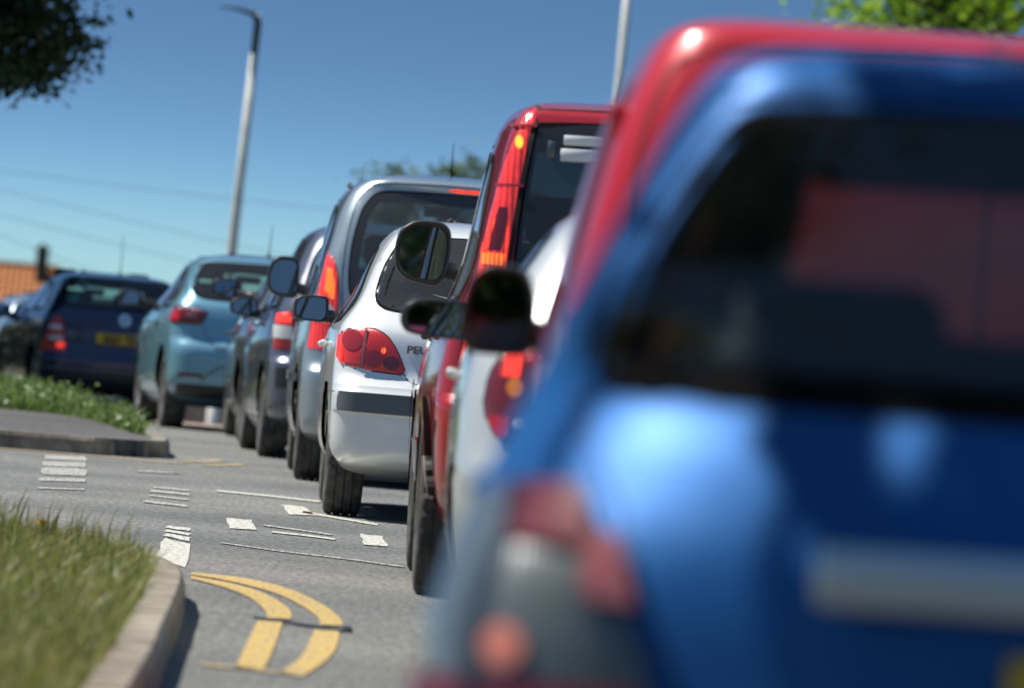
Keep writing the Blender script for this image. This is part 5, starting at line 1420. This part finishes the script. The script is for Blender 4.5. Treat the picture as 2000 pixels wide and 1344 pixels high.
def gh(x, y, r):
    d = nearest(near_kerb, x, y)[0] if False else 0
    return max(.025, r.gauss(.072, .026)) * (.95 if y > 25.5 else 1)
blades('grass', pts, gh, M['grass'], 'rough yellow-green verge grass at the lower left', .0045, .09, 5)
pts = poly_area_pts(rnd, (-9, -2.7, 12.5, 29.6), lambda x, y: inside(vp, x, y), 14000)
blades('grass', pts, lambda x, y, r: max(.04, r.gauss(.12, .04)), M['grass'], 'rough verge grass further left along the side road', .009, .09, 6)
tallp = poly_area_pts(rnd, (-2.3, -1.1, 25.5, 29.6), lambda x, y: inside(vp, x, y), 420)
blades('grass', tallp, lambda x, y, r: r.uniform(.10, .22), M['grass'], 'tall seeding grass stems at the verge corner', .004, .09, 8, .18)
fv = list(reversed(gb)) + [p for p in inner_far if p[1] > 50.4] + [(-11.8, 97)]
wp = poly_area_pts(rnd, (-8.5, -2.4, 50.3, 76), lambda x, y: inside(fv, x, y), 42000)
blades('grass', wp, lambda x, y, r: max(.04, r.gauss(.12, .05)), M['weeds'], 'green grass on the far verge beside the queue', .007, .11, 9)
vs = []; fs = []
for x, y in poly_area_pts(rnd, (-6.5, -2.5, 50.4, 72), lambda x, y: inside(fv, x, y), 1500):
    ht = random.uniform(.05, .20) * (1.25 if y > 57 else 1); z = ground_z(y) + .11
    for q in range(12):
        c_ = Vector((x + random.gauss(0, .06), y + random.gauss(0, .06), z + ht * random.uniform(.35, 1)))
        u = Vector((random.gauss(0, 1), random.gauss(0, 1), random.gauss(.2, .5))).normalized(); l_ = random.uniform(.02, .055)
        v = u.orthogonal().normalized(); v = (Matrix.Rotation(random.uniform(0, 6.28), 3, u) @ v) * l_ * .45
        k = len(vs); vs += [c_ - u * l_ * .5, c_ + v, c_ + u * l_ * .5, c_ - v]; fs.append((k, k + 1, k + 2, k + 3))
tag(mesh('weeds', vs, fs, M['weeds'], None, False), 'leafy green weeds along the far verge', 'weeds', kind='stuff')
# yellow dandelion heads
def dandelion(x, y, label):
    rt = empty('dandelion', (x, y, .09)); tag(rt, label, 'flower')
    g = Geo(); g.tube([(0, 0, 0), (.01, 0, .05), (.015, .01, .10)], .003, 5); g.build('stem', M['weeds'], rt)
    g = Geo(); r_ = random.Random(2)
    for k in range(26):
        a = r_.uniform(0, 6.28); e = r_.uniform(.1, 1.5); d = Vector((math.cos(a) * math.cos(e), math.sin(a) * math.cos(e), math.sin(e)))
        s_ = d.orthogonal().normalized() * .004; g.add([Vector((.015, .01, .10)) + s_, Vector((.015, .01, .10)) - s_, Vector((.015, .01, .10)) + d * .022 - s_, Vector((.015, .01, .10)) + d * .022 + s_], [(0, 1, 2, 3)])
    g.build('flower_head', mat('dandelion_yellow', (.8, .45, .02), .7), rt, False)
dandelion(-1.62, 26.1, 'single yellow dandelion in the verge grass at the left')

# ------------------------------------------------------------------ drivers
def driver(car, label, shirt, hair, glasses=False):
    sp = car.sp; hz = sp['belt']; sy = sp['wy'] + sp['wb'] * .5
    mw = Matrix.Translation(car.root.location) @ car.root.rotation_euler.to_matrix().to_4x4()
    rt = empty('person'); rt.matrix_world = mw @ Matrix.Translation((.37, sy + .10, min(hz - .28, car.H - .94)))
    tag(rt, label, 'person', 'drivers seen in door mirrors')
    J = [((0, 0, .05), .15), ((0, -.03, .25), .155), ((0, -.06, .44), .165), ((0, -.05, .55), .07), ((0, -.03, .62), .055),
         ((-.19, -.05, .46), .065), ((-.26, .08, .24), .05), ((-.17, .33, .26), .038), ((.19, -.05, .46), .065), ((.26, .08, .24), .05), ((.17, .33, .26), .038),
         ((-.10, .05, .02), .10), ((-.13, .42, .08), .085), ((-.13, .60, -.30), .055), ((-.13, .72, -.36), .05), ((.10, .05, .02), .10), ((.13, .42, .08), .085), ((.13, .60, -.30), .055), ((.13, .72, -.36), .05)]
    E_ = [(0, 1), (1, 2), (2, 3), (3, 4), (2, 5), (5, 6), (6, 7), (2, 8), (8, 9), (9, 10), (0, 11), (11, 12), (12, 13), (13, 14), (0, 15), (15, 16), (16, 17), (17, 18)]
    me = bpy.data.meshes.new('torso'); me.from_pydata([j[0] for j in J], E_, [])
    me.materials.append(shirt)
    o = link(bpy.data.objects.new('body', me), rt)
    md = o.modifiers.new('skin', 'SKIN'); md.use_smooth_shade = True
    for i, sv in enumerate(me.skin_vertices[0].data): sv.radius = (J[i][1], J[i][1]); sv.use_root = (i == 0)
    ss = o.modifiers.new('sub', 'SUBSURF'); ss.levels = 2; ss.render_levels = 2
    # head turned a little towards the passenger-side mirror
    bm = bmesh.new(); bmesh.ops.create_uvsphere(bm, u_segments=28, v_segments=20, radius=1)
    for v in bm.verts:
        x, y, z = v.co
        sx, sy_, sz = .076, .098, .122
        if z < -.2: sx *= 1 - .28 * (-.2 - z); sy_ *= 1 - .10 * (-.2 - z)
        X, Y, Z = x * sx, y * sy_, z * sz
        fx, fz = X / .076, Z / .122
        if y > 0:
            Y += .024 * math.exp(-((fx / .17) ** 2)) * math.exp(-(((fz + .16) / .20) ** 2))
            for e in (-.42, .42): Y -= .010 * math.exp(-(((fx - e) / .22) ** 2 + ((fz - .08) / .14) ** 2))
            Y += .006 * math.exp(-((fx / .35) ** 2 + ((fz + .52) / .10) ** 2)) + .008 * math.exp(-((fx / .3) ** 2 + ((fz + .85) / .15) ** 2))
        v.co = (X, Y, Z)
    me2 = bpy.data.meshes.new('head'); bm.to_mesh(me2); bm.free(); me2.materials.append(M['skin']); me2.polygons.foreach_set('use_smooth', [True] * len(me2.polygons))
    hd = link(bpy.data.objects.new('head', me2), rt); hd.location = (0, -.005, .735); hd.rotation_euler = (R(-3), 0, R(14))
    g = Geo(); n = 14; vs_ = []; fs_ = []
    for i in range(9):
        e = R(90) - R(118) * i / 8
        for j in range(25):
            a = R(-30) - R(300) * j / 24 + R(0) ; a = R(105) + R(330) * j / 24
            k_ = 1.10 if i < 7 else 1.06
            front = math.sin(a) > .45
            ee = max(e, R(38)) if front else e
            vs_.append((.076 * k_ * math.cos(ee) * math.cos(a), .098 * k_ * math.cos(ee) * math.sin(a) - .004, .122 * k_ * math.sin(ee)))
    fs_ = [(i * 25 + j, i * 25 + j + 1, (i + 1) * 25 + j + 1, (i + 1) * 25 + j) for i in range(8) for j in range(24)]
    mesh('hair', vs_, fs_, hair, hd)
    for e in (-1, 1):
        ey = rbox('eye', (e * .032, .083, .012), (.024, .012, .011), .005, M['ink'] if glasses else M['white'], hd)
        rbox('ear', (e * .078, -.004, -.005), (.014, .036, .058), .006, M['skin'], hd)
        # hand: palm and five fingers round the wheel rim
        g = Geo(); b_ = Vector((e * .17, .35, .26)); g.box(b_ + Vector((0, .03, 0)), (.03, .07, .075))
        for k in range(4):
            p0 = b_ + Vector((0, .06, -.028 + .019 * k)); ln = (.055, .065, .07, .06)[k]
            g.tube([p0, p0 + Vector((-e * .012, ln * .5, .0)), p0 + Vector((-e * .035, ln * .72, 0)), p0 + Vector((-e * .05, ln * .5, 0))], [.0095, .009, .008, .006], 7)
        p0 = b_ + Vector((-e * .012, .01, .035)); g.tube([p0, p0 + Vector((-e * .02, .028, .018)), p0 + Vector((-e * .03, .055, .02))], [.011, .010, .007], 7)
        g.build('hand', M['skin'], rt)
    rbox('mouth', (0, .089, -.062), (.044, .008, .009), .003, M['pink_lens'], hd)
    if glasses:
        g = Geo()
        for e in (-1, 1): g.box((e * .034, .098, .012), (.05, .006, .036))
        g.box((0, .1, .02), (.02, .005, .006))
        for e in (-1, 1): g.box((e * .066, .05, .018), (.004, .10, .006))
        g.build('sunglasses', M['black'], hd, False)
driver(white, 'driver in pale shirt at the wheel of the small silver-white hatchback', M['shirt'], M['hair_fair'])
driver(crv, 'driver in dark glasses at the wheel of the dark red tall estate', M['shirt_dark'], M['hair'], True)
